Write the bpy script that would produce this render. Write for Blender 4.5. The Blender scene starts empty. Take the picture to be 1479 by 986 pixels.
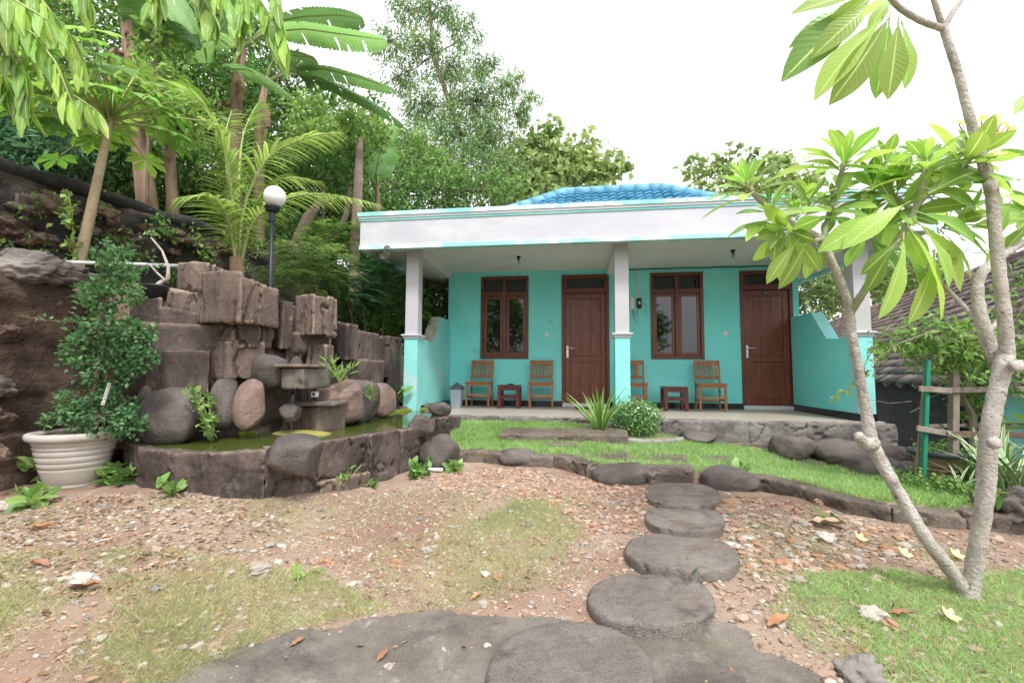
import bpy, math, random
import numpy as np
from mathutils import Vector, Matrix

random.seed(7); RNG = np.random.default_rng(7)
R = math.radians
scn = bpy.context.scene
COL = scn.collection

# ------------------------------------------------------------------ camera
F_PX, PITCH, ROLL, YAW, CAMZ = 661.3, 0.0684, 0.0055, 0.1393, 1.25
cp, sp = math.cos(PITCH), math.sin(PITCH); cr, sr = math.cos(ROLL), math.sin(ROLL)
FW = Vector((0, cp, sp)); UP0 = Vector((0, -sp, cp)); RT0 = Vector((1, 0, 0))
RT = cr*RT0 + sr*UP0; UPV = -sr*RT0 + cr*UP0
cam_d = bpy.data.cameras.new('camera'); cam = bpy.data.objects.new('camera', cam_d); COL.objects.link(cam)
cam.matrix_world = Matrix(((RT.x, UPV.x, -FW.x, 0), (RT.y, UPV.y, -FW.y, 0), (RT.z, UPV.z, -FW.z, CAMZ), (0, 0, 0, 1)))
cam_d.sensor_width = 36; cam_d.lens = F_PX/1479*36
cam_d.clip_start = 0.02; cam_d.clip_end = 2000
scn.camera = cam

# ------------------------------------------------------------------ light: bright overcast
SUN_EL, SUN_AZ = 55, 160          # azimuth: degrees clockwise from +Y (behind the camera, to the right)
w = bpy.data.worlds.new('World'); scn.world = w; w.use_nodes = True
nt = w.node_tree; nt.nodes.clear()
sky = nt.nodes.new('ShaderNodeTexSky'); sky.sky_type = 'NISHITA'; sky.sun_disc = False
sky.sun_elevation = R(SUN_EL); sky.sun_rotation = R(SUN_AZ)
sky.air_density = 1.0; sky.dust_density = 6.0; sky.ozone_density = 1.0
hs = nt.nodes.new('ShaderNodeHueSaturation'); hs.inputs['Saturation'].default_value = 0.1
mx = nt.nodes.new('ShaderNodeMix'); mx.data_type = 'RGBA'; mx.inputs[0].default_value = 0.6
mx.inputs[7].default_value = (12.0, 12.1, 12.5, 1)       # even cloud layer over the sky
bg = nt.nodes.new('ShaderNodeBackground'); bg.inputs['Strength'].default_value = 0.10
wo = nt.nodes.new('ShaderNodeOutputWorld')
nt.links.new(sky.outputs[0], hs.inputs['Color']); nt.links.new(hs.outputs[0], mx.inputs[6])
nt.links.new(mx.outputs[2], bg.inputs['Color']); nt.links.new(bg.outputs[0], wo.inputs[0])
sl = bpy.data.lights.new('sun', 'SUN'); so = bpy.data.objects.new('sun', sl); COL.objects.link(so)
sl.energy = 1.5; sl.angle = R(11); sl.color = (1.0, 0.97, 0.92)
sd = Vector((math.sin(R(SUN_AZ))*math.cos(R(SUN_EL)), math.cos(R(SUN_AZ))*math.cos(R(SUN_EL)), math.sin(R(SUN_EL))))
so.rotation_euler = sd.to_track_quat('Z', 'Y').to_euler()
so.location = (0, 0, 30)
scn.view_settings.view_transform = 'Standard'; scn.view_settings.look = 'None'
scn.view_settings.gamma = 1; scn.view_settings.use_curve_mapping = False
scn.view_settings.exposure = 0.95
scn.render.engine = 'CYCLES'
scn.cycles.max_bounces = 6; scn.cycles.transparent_max_bounces = 6

# ------------------------------------------------------------------ numeric helpers
def ray(px, py):
    u = (px-739.5)/F_PX; v = (493-py)/F_PX
    d = RT*u + UPV*v + FW
    return d/d.y
def stretch_at(px): return math.sqrt(1+((px-739.5)/F_PX)**2)
def at(px, py, d):                      # point seen at a photo pixel, d metres ahead of the camera
    r = ray(px, py); return Vector((r.x*d, d, CAMZ + r.z*d))
def _h(ix, iy, iz, s):
    h = (ix*374761393 + iy*668265263 + iz*2147483647 + s*974634777) & 0xffffffff
    h = ((h ^ (h >> 13))*1274126177) & 0xffffffff
    h = ((h ^ (h >> 16))*2246822519) & 0xffffffff
    return ((h ^ (h >> 15)) & 0xffffff)/16777215.0
def vnoise(P, s=0):
    P = np.asarray(P, float); I = np.floor(P).astype(np.int64); f = P-I; f = f*f*(3-2*f)
    x, y, z = I.T; a, b, c = f.T
    def L(p, q, t): return p+(q-p)*t
    return L(L(L(_h(x, y, z, s), _h(x+1, y, z, s), a), L(_h(x, y+1, z, s), _h(x+1, y+1, z, s), a), b),
             L(L(_h(x, y, z+1, s), _h(x+1, y, z+1, s), a), L(_h(x, y+1, z+1, s), _h(x+1, y+1, z+1, s), a), b), c)
def fbm(P, o=4, s=0):
    P = np.asarray(P, float); t = 0; a = .5; n = 0
    for k in range(o):
        t = t + a*vnoise(P*(2**k)+17.3*k, s+k); n += a; a *= .5
    return t/n                           # 0..1
def sm(a, b, x):
    t = np.clip((np.asarray(x, float)-a)/(b-a), 0, 1); return t*t*(3-2*t)
def inpoly(x, y, poly):
    x = np.asarray(x); y = np.asarray(y); r = np.zeros(x.shape, bool); n = len(poly)
    for i in range(n):
        x1, y1 = poly[i]; x2, y2 = poly[(i+1) % n]
        c = ((y1 > y) != (y2 > y)) & (x < (x2-x1)*(y-y1)/((y2-y1)+1e-12)+x1)
        r ^= c
    return r

# ------------------------------------------------------------------ terrain
LOW = [(-30, -7), (1, -4.6), (2.4, -4.1), (3.2, -3.8), (3.8, -3.55), (4.1, -3.0), (4.35, -2.7), (4.9, -2.5), (5.5, -2.32), (6.3, -2.15), (7.6, -2.1), (12, -2.3), (14, -2.4), (60, -4)]
RET = [(-30, -9), (2, -6.1), (3.2, -5.7), (4.6, -5.3), (6.75, -4.62), (8.6, -3.9), (10.5, -3.3), (13, -2.6), (60, -4.2)]
def xL(y): return np.interp(y, [p[0] for p in LOW], [p[1] for p in LOW])
def xR(y): return np.interp(y, [p[0] for p in RET], [p[1] for p in RET])
GT = ([-200, 0, 1, 2, 3, 3.7, 4.8, 5.6, 6.5, 9, 13, 20, 40, 300], [-.6, 0, 0, .05, .15, .22, .28, .36, .45, .5, .6, 1.2, 3.5, 12])
def H0(x, y):
    x = np.asarray(x, float); y = np.asarray(y, float)
    z = np.interp(y, *GT)
    z = z + .23*sm(-1.0, -2.3, x)*sm(6, 4, y)*sm(1, 2.5, y)
    z = z - .30*sm(.3, 4.5, x)*sm(3.2, 5.5, y)*sm(14, 9, y)
    drop = sm(5.05, 5.5, x)*sm(4.9, 5.4, y)*sm(60, 30, y)
    z = z*(1-drop) + (-.6)*drop
    l = sm(.12, .30, xL(y)-x)
    ter = 1.9 + .18*sm(6, 3, y) + .12*(fbm(np.stack([x*1.5, y*1.5, x*0], -1).reshape(-1, 3), 3, 5).reshape(x.shape)-.5)
    z = z*(1-l)+ter*l
    r = sm(.05, .3, xR(y)-x)
    d = np.maximum(xR(y)-x, 0)
    hill = 3.18 + .22*np.minimum(d, 12) + .3*(fbm(np.stack([x*.6, y*.6, x*0], -1).reshape(-1, 3), 3, 9).reshape(x.shape)-.5)*sm(0, 2, d)
    z = z*(1-r)+hill*r
    return z
def gp(px, py, f=None):                 # where the photo pixel's ray meets the ground
    f = f or H0; r = ray(px, py); lo, hi = .3, 60
    ds = np.concatenate([np.arange(.8, 8, .02), np.arange(8, 60, .2)])
    z = CAMZ+r.z*ds; g = f(r.x*ds, ds)
    k = np.argmax(z <= g) if (z <= g).any() else len(ds)-1
    d = float(ds[k]); return Vector((r.x*d, d, float(f(np.array([r.x*d]), np.array([d]))[0])))
KERB_PX = [(652, 671), (700, 668), (745, 672), (800, 675), (850, 690), (900, 700), (935, 701), (985, 700), (1050, 708), (1100, 708), (1160, 724), (1220, 742), (1290, 754), (1340, 759), (1400, 766), (1479, 775), (1540, 782)]
KERB = [gp(*p) for p in KERB_PX]
def _offs(A, o):
    r = []
    for k in range(len(A)):
        a = A[max(k-1, 0)]; b = A[min(k+1, len(A)-1)]; t = Vector((b.x-a.x, b.y-a.y)).normalized(); r.append((A[k].x-t.y*o, A[k].y+t.x*o))
    return r
LAWN = _offs(KERB, .12) + [(5.0, 4.3), (5.0, 5.5), (4.5, 6.0), (1.5, 6.6), (-.7, 6.9), (-.85, 6.2)]
def H(x, y):
    x = np.asarray(x, float); y = np.asarray(y, float)
    m = inpoly(x, y, LAWN)
    return H0(x, y) + .10*m
def hz(x, y): return float(H(np.array([x]), np.array([y]))[0])

# ------------------------------------------------------------------ object helpers
OFF = {}
def tag(o, label=None, cat=None, group=None, kind=None):
    if label: o['label'] = label
    if cat: o['category'] = cat
    if group: o['group'] = group
    if kind: o['kind'] = kind
    return o
def thing(name, label, cat, loc=(0, 0, 0), rotz=0, group=None):
    o = bpy.data.objects.new(name, None); COL.objects.link(o); o.empty_display_size = .1
    o.location = loc; o.rotation_euler = (0, 0, rotz); tag(o, label, cat, group)
    OFF[o.name] = Vector(loc)
    return o
class MB:
    def __init__(s): s.V = []; s.F = []; s.n = 0; s.A = []; s.U = None
    def add(s, V, F, a=None):
        V = np.asarray(V, float).reshape(-1, 3)
        F = [np.asarray(F)] if not isinstance(F, list) or (len(F) and np.isscalar(F[0][0])and len({len(f) for f in F}) == 1) else [np.asarray([f]) for f in F]
        for f in F:
            f = np.asarray(f)
            if f.size: s.F.append(f.astype(np.int64)+s.n)
        s.V.append(V); s.n += len(V)
        s.A.append(np.full(len(V), random.random()) if a is None else np.broadcast_to(np.asarray(a, float), (len(V),)))
        return s
    def box(s, x0, y0, z0, x1, y1, z1, rot=None, org=None):
        x0, x1 = min(x0, x1), max(x0, x1); y0, y1 = min(y0, y1), max(y0, y1); z0, z1 = min(z0, z1), max(z0, z1)
        V = np.array([(x, y, z) for z in (z0, z1) for y in (y0, y1) for x in (x0, x1)], float)
        if rot is not None:
            o = np.array(org); V = (V-o)@np.array(rot).T+o
        return s.add(V, [(0, 2, 3, 1), (4, 5, 7, 6), (0, 1, 5, 4), (2, 6, 7, 3), (0, 4, 6, 2), (1, 3, 7, 5)])
    def bar(s, p, q, wx, wz, up=(0, 0, 1)):  # square bar from p to q
        p = Vector(p); q = Vector(q); t = (q-p).normalized(); u = Vector(up)
        a = t.cross(u)
        if a.length < 1e-4: a = t.cross(Vector((0, 1, 0)))
        a.normalize(); b = a.cross(t)
        V = [c+a*(sx*wx/2)+b*(sz*wz/2) for c in (p, q) for sz in (-1, 1) for sx in (-1, 1)]
        return s.add([tuple(v) for v in V], [(0, 2, 3, 1), (4, 5, 7, 6), (0, 1, 5, 4), (2, 6, 7, 3), (0, 4, 6, 2), (1, 3, 7, 5)])
    def tube(s, P, rad, n=8, caps=True, a=None, rough=0, seed=0):
        P = [Vector(p) for p in P]; m = len(P)
        if not hasattr(rad, '__len__'): rad = [rad]*m
        T = [(P[min(i+1, m-1)]-P[max(i-1, 0)]).normalized() for i in range(m)]
        u = T[0].orthogonal().normalized(); V = []
        for i in range(m):
            u = (u-T[i]*u.dot(T[i])).normalized(); v = T[i].cross(u)
            for k in range(n):
                an = 2*math.pi*k/n; V.append(P[i]+(u*math.cos(an)+v*math.sin(an))*rad[i])
        V = np.array([tuple(v) for v in V])
        if rough:
            C = np.repeat(np.array([tuple(p) for p in P]), n, 0)
            V = C+(V-C)*(1+rough*(fbm(V*9, 3, seed)-.5)*2)[:, None]
        k = np.arange(n); F = []
        for i in range(m-1):
            F.append(np.stack([i*n+k, i*n+(k+1) % n, (i+1)*n+(k+1) % n, (i+1)*n+k], -1))
        F = np.concatenate(F)
        a = random.random() if a is None else a
        s.V.append(V); s.F.append(F+s.n); s.A.append(np.full(len(V), a))
        if caps:
            s.F.append(np.array([list(range(n))[::-1]])+s.n); s.F.append(np.array([[(m-1)*n+j for j in range(n)]])+s.n)
        s.n += len(V); return s
    def lathe(s, prof, n=24, cx=0, cy=0, ell=1.0, a=None):
        V = []
        for r, z in prof:
            for k in range(n):
                an = 2*math.pi*k/n; V.append((cx+r*math.cos(an), cy+r*math.sin(an)*ell, z))
        k = np.arange(n)
        F = [np.stack([i*n+k, i*n+(k+1) % n, (i+1)*n+(k+1) % n, (i+1)*n+k], -1) for i in range(len(prof)-1)]
        a = random.random() if a is None else a
        s.V.append(np.array(V)); s.F.append(np.concatenate(F)+s.n); s.A.append(np.full(len(V), a)); s.n += len(V); return s
    def prism(s, poly, h0, h1, axis='z'):   # polygon extruded along an axis
        n = len(poly); V = []
        for h in (h0, h1):
            for (a, b) in poly:
                V.append({'z': (a, b, h), 'y': (a, h, b), 'x': (h, a, b)}[axis])
        F = [tuple(range(n))[::-1], tuple(range(n, 2*n))]+[(i, (i+1) % n, n+(i+1) % n, n+i) for i in range(n)]
        s.V.append(np.array(V, float)); s.A.append(np.full(2*n, random.random()))
        for f in F: s.F.append(np.array([f])+s.n)
        s.n += 2*n; return s
def mesh_from(name, V, Fs, A=None, smooth=False):
    me = bpy.data.meshes.new(name)
    me.vertices.add(len(V)); me.vertices.foreach_set('co', np.ascontiguousarray(V, dtype=np.float32).ravel())
    lt = np.concatenate([np.full(len(f), f.shape[1], np.int32) for f in Fs]); lv = np.concatenate([f.ravel() for f in Fs]).astype(np.int32)
    me.loops.add(len(lv)); me.loops.foreach_set('vertex_index', lv)
    me.polygons.add(len(lt)); ls = np.concatenate([[0], np.cumsum(lt)[:-1]]).astype(np.int32)
    me.polygons.foreach_set('loop_start', ls)
    me.polygons.foreach_set('use_smooth', np.full(len(lt), smooth, bool))
    me.update(calc_edges=True)
    if A is not None:
        at_ = me.attributes.new('rnd', 'FLOAT', 'POINT'); at_.data.foreach_set('value', np.ascontiguousarray(A, dtype=np.float32))
    return me
def obj(name, mb, m, parent=None, smooth=False, bevel=0, local=False, recalc=True, wn=False):
    V = np.concatenate(mb.V); A = np.concatenate(mb.A)
    if parent is not None and not local:
        V = V-np.array(tuple(OFF[parent.name]))
    me = mesh_from(name, V, mb.F, A, smooth)
    if recalc and len(V) < 60000:
        import bmesh
        bm = bmesh.new(); bm.from_mesh(me); bmesh.ops.recalc_face_normals(bm, faces=bm.faces); bm.to_mesh(me); bm.free()
    if mb.U is not None:
        u = me.attributes.new('leafuv', 'FLOAT2', 'POINT'); u.data.foreach_set('vector', np.ascontiguousarray(np.concatenate(mb.U), dtype=np.float32).ravel())
    o = bpy.data.objects.new(name, me); COL.objects.link(o); me.materials.append(m)
    if parent is not None: o.parent = parent
    OFF[o.name] = OFF.get(parent.name, Vector((0, 0, 0))) if parent is not None else Vector((0, 0, 0))
    if bevel:
        b = o.modifiers.new('bevel', 'BEVEL'); b.width = bevel; b.segments = 2; b.limit_method = 'ANGLE'; b.angle_limit = R(40)
    return o
def dup(root, loc, rotz, label=None):
    r = root.copy(); COL.objects.link(r); r.location = loc; r.rotation_euler = (0, 0, rotz)
    if label: r['label'] = label
    for ch in list(root.children):
        c = ch.copy(); COL.objects.link(c); c.parent = r
        for g in ch.children:
            d = g.copy(); COL.objects.link(d); d.parent = c
    return r

# ------------------------------------------------------------------ materials
def mat(name, col, col2=None, sc=4, rough=.7, bump=0, bsc=40, layers=(), stretch=(1, 1, 1), attr=0, trans=0, spec=.3, metal=0, lo=.35, hi=.65, coat=0, bdist=.01, dist=0, veins=0, edge=None, cav=.5):
    m = bpy.data.materials.new(name); m.use_nodes = True; t = m.node_tree; N = t.nodes; Lk = t.links
    N.clear(); out = N.new('ShaderNodeOutputMaterial'); b = N.new('ShaderNodeBsdfPrincipled')
    b.inputs['Roughness'].default_value = rough; b.inputs['Metallic'].default_value = metal
    b.inputs['Specular IOR Level'].default_value = spec; b.inputs['Coat Weight'].default_value = coat
    tc = N.new('ShaderNodeTexCoord'); mp = N.new('ShaderNodeMapping'); mp.inputs['Scale'].default_value = stretch
    Lk.new(tc.outputs['Object'], mp.inputs[0])
    def noise(s, det=6, dd=0, r=.6):
        n = N.new('ShaderNodeTexNoise'); n.inputs['Scale'].default_value = s; n.inputs['Detail'].default_value = det; n.inputs['Roughness'].default_value = r
        n.inputs['Distortion'].default_value = dd
        Lk.new(mp.outputs[0], n.inputs['Vector']); return n.outputs['Fac']
    def mix(fac, A, B):
        x = N.new('ShaderNodeMix'); x.data_type = 'RGBA'
        for s, v in ((x.inputs[0], fac), (x.inputs[6], A), (x.inputs[7], B)):
            if isinstance(v, bpy.types.NodeSocket): Lk.new(v, s)
            elif isinstance(v, (int, float)): s.default_value = v
            else: s.default_value = (*v, 1)
        return x.outputs[2]
    def rng(f, a, c, o0=0, o1=1):
        r = N.new('ShaderNodeMapRange'); r.interpolation_type = 'SMOOTHSTEP'; Lk.new(f, r.inputs[0]); r.inputs[1].default_value = a; r.inputs[2].default_value = c
        r.inputs[3].default_value = o0; r.inputs[4].default_value = o1; return r.outputs[0]
    c = (*col, 1); cur = col
    vn_ = None
    if attr:
        an = N.new('ShaderNodeAttribute'); an.attribute_name = 'rnd'
        cur = mix(rng(an.outputs['Fac'], 0, 1), col, col2)
        if attr > 1:
            hsv = N.new('ShaderNodeHueSaturation'); Lk.new(cur, hsv.inputs['Color'])
            mm = N.new('ShaderNodeMath'); mm.operation = 'MULTIPLY'; mm.inputs[1].default_value = 7.31; Lk.new(an.outputs['Fac'], mm.inputs[0])
            fr = N.new('ShaderNodeMath'); fr.operation = 'FRACT'; Lk.new(mm.outputs[0], fr.inputs[0])
            Lk.new(rng(fr.outputs[0], 0, 1, .65, 1.4), hsv.inputs['Value']); cur = hsv.outputs[0]
    elif col2 is not None:
        cur = mix(rng(noise(sc, dd=dist), lo, hi), col, col2)
    if veins:
        ua = N.new('ShaderNodeAttribute'); ua.attribute_name = 'leafuv'; sx = N.new('ShaderNodeSeparateXYZ'); Lk.new(ua.outputs['Vector'], sx.inputs[0])
        ab = N.new('ShaderNodeMath'); ab.operation = 'ABSOLUTE'; Lk.new(sx.outputs[0], ab.inputs[0])
        mid = rng(ab.outputs[0], .0, .12, 1, 0)
        k1 = N.new('ShaderNodeMath'); k1.operation = 'MULTIPLY_ADD'; Lk.new(ab.outputs[0], k1.inputs[0]); k1.inputs[1].default_value = -.16; Lk.new(sx.outputs[1], k1.inputs[2])
        k2 = N.new('ShaderNodeMath'); k2.operation = 'MULTIPLY'; Lk.new(k1.outputs[0], k2.inputs[0]); k2.inputs[1].default_value = veins
        k3 = N.new('ShaderNodeMath'); k3.operation = 'SINE'; Lk.new(k2.outputs[0], k3.inputs[0])
        cur = mix(rng(k3.outputs[0], .8, 1, 0, .12), cur, tuple(min(1, x*1.5+.06) for x in col2)); cur = mix(mid, cur, tuple(min(1, x*1.3+.12) for x in col2))
        vn_ = k3.outputs[0]
    for L in layers:
        lc, ls, a, z = L[:4]; k = L[4] if len(L) > 4 else 1
        f = rng(noise(ls, 8, .3, .65), a, z, 0, k)
        cur = mix(f, cur, lc)
    if edge is not None:      # paler convex edges and near-black concave creases (follows the stone's own shape)
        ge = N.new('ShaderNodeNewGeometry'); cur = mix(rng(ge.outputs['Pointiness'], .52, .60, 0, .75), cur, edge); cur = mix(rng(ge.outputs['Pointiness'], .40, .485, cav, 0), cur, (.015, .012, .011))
    if isinstance(cur, bpy.types.NodeSocket): Lk.new(cur, b.inputs['Base Color'])
    else: b.inputs['Base Color'].default_value = (*cur, 1)
    if bump:
        bn = N.new('ShaderNodeBump'); bn.inputs['Strength'].default_value = bump; bn.inputs['Distance'].default_value = bdist
        n1 = noise(bsc, 6, .2, .62); n2 = noise(bsc*.22, 4, .4, .55); ad = N.new('ShaderNodeMath'); ad.operation = 'MULTIPLY_ADD'; Lk.new(n2, ad.inputs[0]); ad.inputs[1].default_value = 1.0 if bdist > .008 else 0.0; Lk.new(n1, ad.inputs[2])
        Lk.new(ad.outputs[0], bn.inputs['Height']); Lk.new(bn.outputs[0], b.inputs['Normal'])
    if vn_ is not None:
        bn = N.new('ShaderNodeBump'); bn.inputs['Strength'].default_value = .3; bn.inputs['Distance'].default_value = .001; Lk.new(vn_, bn.inputs['Height']); Lk.new(bn.outputs[0], b.inputs['Normal'])
    s = b.outputs[0]
    if trans:
        tl = N.new('ShaderNodeBsdfTranslucent')
        if isinstance(cur, bpy.types.NodeSocket): 
            g = N.new('ShaderNodeHueSaturation'); Lk.new(cur, g.inputs['Color']); g.inputs['Value'].default_value = 1.5; g.inputs['Saturation'].default_value = 1.1; g.inputs['Hue'].default_value = .49
            Lk.new(g.outputs[0], tl.inputs['Color'])
        else: tl.inputs['Color'].default_value = (*cur, 1)
        ms = N.new('ShaderNodeMixShader'); ms.inputs[0].default_value = trans; Lk.new(s, ms.inputs[1]); Lk.new(tl.outputs[0], ms.inputs[2]); s = ms.outputs[0]
    Lk.new(s, out.inputs[0]); m['_b'] = b.name
    return m
# ================================================================== THE HOUSE (local frame: X along the front, Y inwards, Z up from the porch floor)
TEAL = mat('teal_paint', (.19, .75, .73), (.25, .81, .79), 1.3, .6, .25, 60, layers=[((.22, .70, .66), .9, .52, .7, .6), ((.07, .46, .42), 2.6, .56, .75, .45), ((.3, .55, .5), 9, .62, .74, .4)], bdist=.004)
TEALL = mat('light_teal_paint', (.24, .68, .66), (.31, .74, .72), 2, .6, .25, 60, layers=[((.58, .68, .67), 2.6, .56, .7, .6), ((.14, .34, .33), 4, .6, .74, .5)], bdist=.004)
WHT = mat('white_paint', (.58, .58, .64), (.66, .66, .70), 1.2, .6, .2, 50, layers=[((.60, .61, .66), 1.7, .55, .85, .5), ((.86, .86, .86), 3, .6, .8, .6)], bdist=.004)
PLINTH = mat('fascia_paint', (.58, .585, .63), (.50, .51, .56), 1.1, .6, .2, 30, layers=[((.66, .66, .68), 1.6, .5, .7, .7), ((.42, .44, .50), 2.4, .56, .75, .45), ((.36, .38, .42), 7, .6, .75, .35)], stretch=(.6, 1, 1.6), bdist=.004)
CEIL = mat('ceiling_paint', (.72, .73, .71), (.78, .79, .77), .8, .8, .1, 30)
CREAM = mat('column_paint', (.53, .53, .575), (.46, .46, .44), .7, .6, .1, 40)
MINT = mat('mint_trim', (.25, .62, .58), (.42, .74, .72), 1.5, .55, layers=[((.78, .84, .86), 2.2, .46, .62, .95)])
MINTD = mat('mint_line', (.16, .50, .46), (.3, .62, .6), 1.5, .55)
BLACK = mat('black_tile', (.012, .013, .016), None, rough=.25, spec=.5)
TILE = mat('porch_tile', (.52, .47, .40), (.38, .34, .29), 30, .35, .05, 60, layers=[((.58, .55, .48), 14, .5, .7, .7), ((.3, .27, .23), 3, .62, .9, .3)], spec=.4)
DOORW = mat('door_wood', (.13, .032, .018), (.21, .062, .032), 3.5, .32, .12, 18, layers=[((.06, .018, .012), 5, .5, .8, .6), ((.27, .12, .07), 9, .66, .8, .35)], stretch=(6, 6, .7), spec=.5, bdist=.004)
FRAMEW = mat('frame_wood', (.16, .045, .026), (.10, .03, .02), 4, .35, .1, 18, layers=[((.24, .10, .06), 7, .6, .8, .4)], stretch=(5, 5, .8), spec=.5)
GLASS = mat('window_glass', (.006, .008, .010), None, rough=.03, spec=.9)
STEEL = mat('handle_steel', (.6, .6, .6), None, rough=.3, metal=.9)
PLAST = mat('white_plastic', (.75, .75, .72), None, rough=.4)
EDGE = mat('porch_edge_stone', (.12, .105, .10), (.24, .22, .21), 3, .85, .7, 22, layers=[((.36, .32, .30), 5, .55, .72, .6), ((.08, .07, .06), 6, .6, .8, .6)], bdist=.02)
BTILE = mat('blue_roof_tile', (.06, .24, .38), (.11, .33, .48), 3, .6, .2, 30, layers=[((.03, .12, .22), 9, .6, .8, .7), ((.45, .62, .72), 5, .6, .8, .5)])
BRIDGE = mat('blue_ridge_tile', (.10, .32, .48), (.18, .40, .54), 3, .55, .2, 30)

HX, HY, HZ = 1.4335, 6.404, .636
house = thing('house', 'turquoise bungalow with a white flat fascia, two brown doors and a blue tiled hip roof', 'house', (HX, HY, HZ), -YAW)
OFF['house'] = Vector((0, 0, 0))
_c, _s = math.cos(YAW), math.sin(YAW)
def hw(X, Y, Z): return Vector((HX + X*_c + Y*_s, HY - X*_s + Y*_c, HZ + Z))   # house frame -> world
D, T, B, PIT = 2.017, 2.45, .877, 3.152
WA, WW, DL, DW = -2.335, .919, -.796, .873
CX, CW, CYY, CAP, CH = -3.125, .198, .15, 1.17, 2.546
def hob(name, mb, m, parent=None, **k): return obj(name, mb, m, parent or house, local=True, **k)
# floor
f = MB(); f.box(-3.3, .09, -.34, 3.45, D, 0); hob('porch_floor', f, TILE)
EDGES = [(-3.28, .9), (-2.38, .72), (-1.66, .8), (-.86, .66), (-.2, .82), (.62, .5), (1.12, .62), (1.74, .7), (2.44, .42), (2.86, .30), (3.16, .34)]
# back wall with openings
bw = MB(); xs = [-2.98]
ops = []
for k in (0, 1): ops += [(WA+k*PIT, WA+WW+k*PIT, B), (DL+k*PIT, DL+DW+k*PIT, 0)]
x = -2.98
for a, b2, zb in ops:
    bw.box(x, D, 0, a, D+.15, CH); bw.box(a, D, T, b2, D+.15, CH)
    if zb > 0: bw.box(a, D, 0, b2, D+.15, zb)
    x = b2
bw.box(x, D, 0, 3.33, D+.15, CH)
bw.box(-2.98, D+.15, -.4, -2.83, D+3.4, CH); bw.box(3.18, D+.15, -.4, 3.33, D+3.4, CH); bw.box(-2.83, D+3.25, -.4, 3.18, D+3.4, CH)
hob('wall', bw, TEAL)
inner = MB(); inner.box(-2.7, D+.7, 0, 3.1, D+.75, CH); inner.box(-2.7, D+.2, -.02, 3.1, D+.7, 0.0); hob('room_partition', inner, mat('dim_room', (.12, .11, .1)))
sk = MB(); x = -2.80
for a, b2 in ((-2.80, DL), (DL+DW, DL+PIT)): sk.box(a, D-.012, 0, b2, D, .1)
hob('skirting', sk, BLACK)
# parapets with stepped top, columns
def parapet(X0, X1, inner_x, sgn):
    prof = [(CYY+CW, 0), (D, 0), (D, 1.60), (1.36, 1.60), (1.30, 1.57), (.90, 1.13), (CYY+CW, 1.13)]
    m = MB(); m.prism(prof, X0, X1, 'x'); p = hob('parapet', m, TEALL if sgn < 0 else TEAL)
    c = MB(); c.prism([(.895, 1.128), (1.30, 1.575), (1.285, 1.60), (.86, 1.15)], X0-.01, X1+.01, 'x'); hob('parapet_coping', c, TEALL if sgn > 0 else mat('worn_coping', (.5, .52, .45), (.3, .28, .2), 8, .8), p)
    s = MB(); s.box(inner_x, CYY+CW, 0, inner_x-sgn*.012, D-.012, .1); hob('skirting', s, BLACK, p)
parapet(CX+.04, CX+CW-.001, CX+CW, -1)
parapet(CX+2*PIT+.001, CX+2*PIT+CW-.04, CX+2*PIT, 1)
for k in range(3):
    x0 = CX+k*PIT
    m = MB(); m.box(x0, CYY, CAP+.02, x0+CW, CYY+CW, 2.431+.1); co = hob('column', m, CREAM, bevel=.004)
    m = MB(); m.box(x0-.006, CYY-.006, 0, x0+CW+.006, CYY+CW+.006, CAP-.045); hob('column_base', m, TEALL, co, bevel=.004)
    m = MB()
    cxm, cym = x0+CW/2, CYY+CW/2
    prof = [(.105, -.045), (.118, -.04), (.122, -.02), (.135, -.008), (.145, .004), (.145, .02), (.12, .026)]
    for (r0, z0), (r1, z1) in zip(prof[:-1], prof[1:]):
        q = lambda r, z: [(cxm-r, cym-r, CAP+z), (cxm+r, cym-r, CAP+z), (cxm+r, cym+r, CAP+z), (cxm-r, cym+r, CAP+z)]
        m.add(q(r0, z0)+q(r1, z1), [(i, (i+1) % 4, 4+(i+1) % 4, 4+i) for i in range(4)])
    m.add([(cxm-.12, cym-.12, CAP+.026), (cxm+.12, cym-.12, CAP+.026), (cxm+.12, cym+.12, CAP+.026), (cxm-.12, cym+.12, CAP+.026)], [(0, 1, 2, 3)])
    m.add([(cxm-.105, cym-.105, CAP-.045), (cxm+.105, cym-.105, CAP-.045), (cxm+.105, cym+.105, CAP-.045), (cxm-.105, cym+.105, CAP-.045)], [(3, 2, 1, 0)])
    hob('capital', m, WHT, co)
    if k == 2:
        m = MB(); m.box(x0-.014, CYY-.014, 0, x0+CW+.014, CYY+CW+.012, .1); hob('skirting', m, BLACK, co)
    m = MB(); m.box(x0+.01, CYY+CW, 2.44, x0+CW-.01, D-.003, CH-.002); hob('ceiling_beam', m, CEIL)
# ceiling slab, fascia
FX0, FX1, FY0 = -3.72, 3.95, -.2
m = MB(); m.box(FX0+.12, FY0+.12, CH, FX1-.12, D+3.5, CH+.1); hob('ceiling', m, CEIL)
m = MB(); m.box(FX0+.11, FY0+.11, CH-.075, CX+.01, D+2.2, CH-.003); hob('side_soffit', m, CEIL)
m = MB(); m.box(CX+2*PIT+CW-.01, FY0+.11, CH-.075, FX1-.11, D+2.2, CH-.003); hob('side_soffit', m, CEIL)
m = MB(); Z0, Z1 = 2.431, 2.986
m.box(FX0, FY0, Z0+.055, FX1, FY0+.10, Z1-.13); m.box(FX0, FY0+.10, Z0+.055, FX0+.1, D+3.6, Z1-.13); m.box(FX1-.1, FY0+.10, Z0+.055, FX1, D+3.6, Z1-.13); m.box(FX0+.1, D+3.5, Z0+.055, FX1-.1, D+3.6, Z1-.13)
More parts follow.
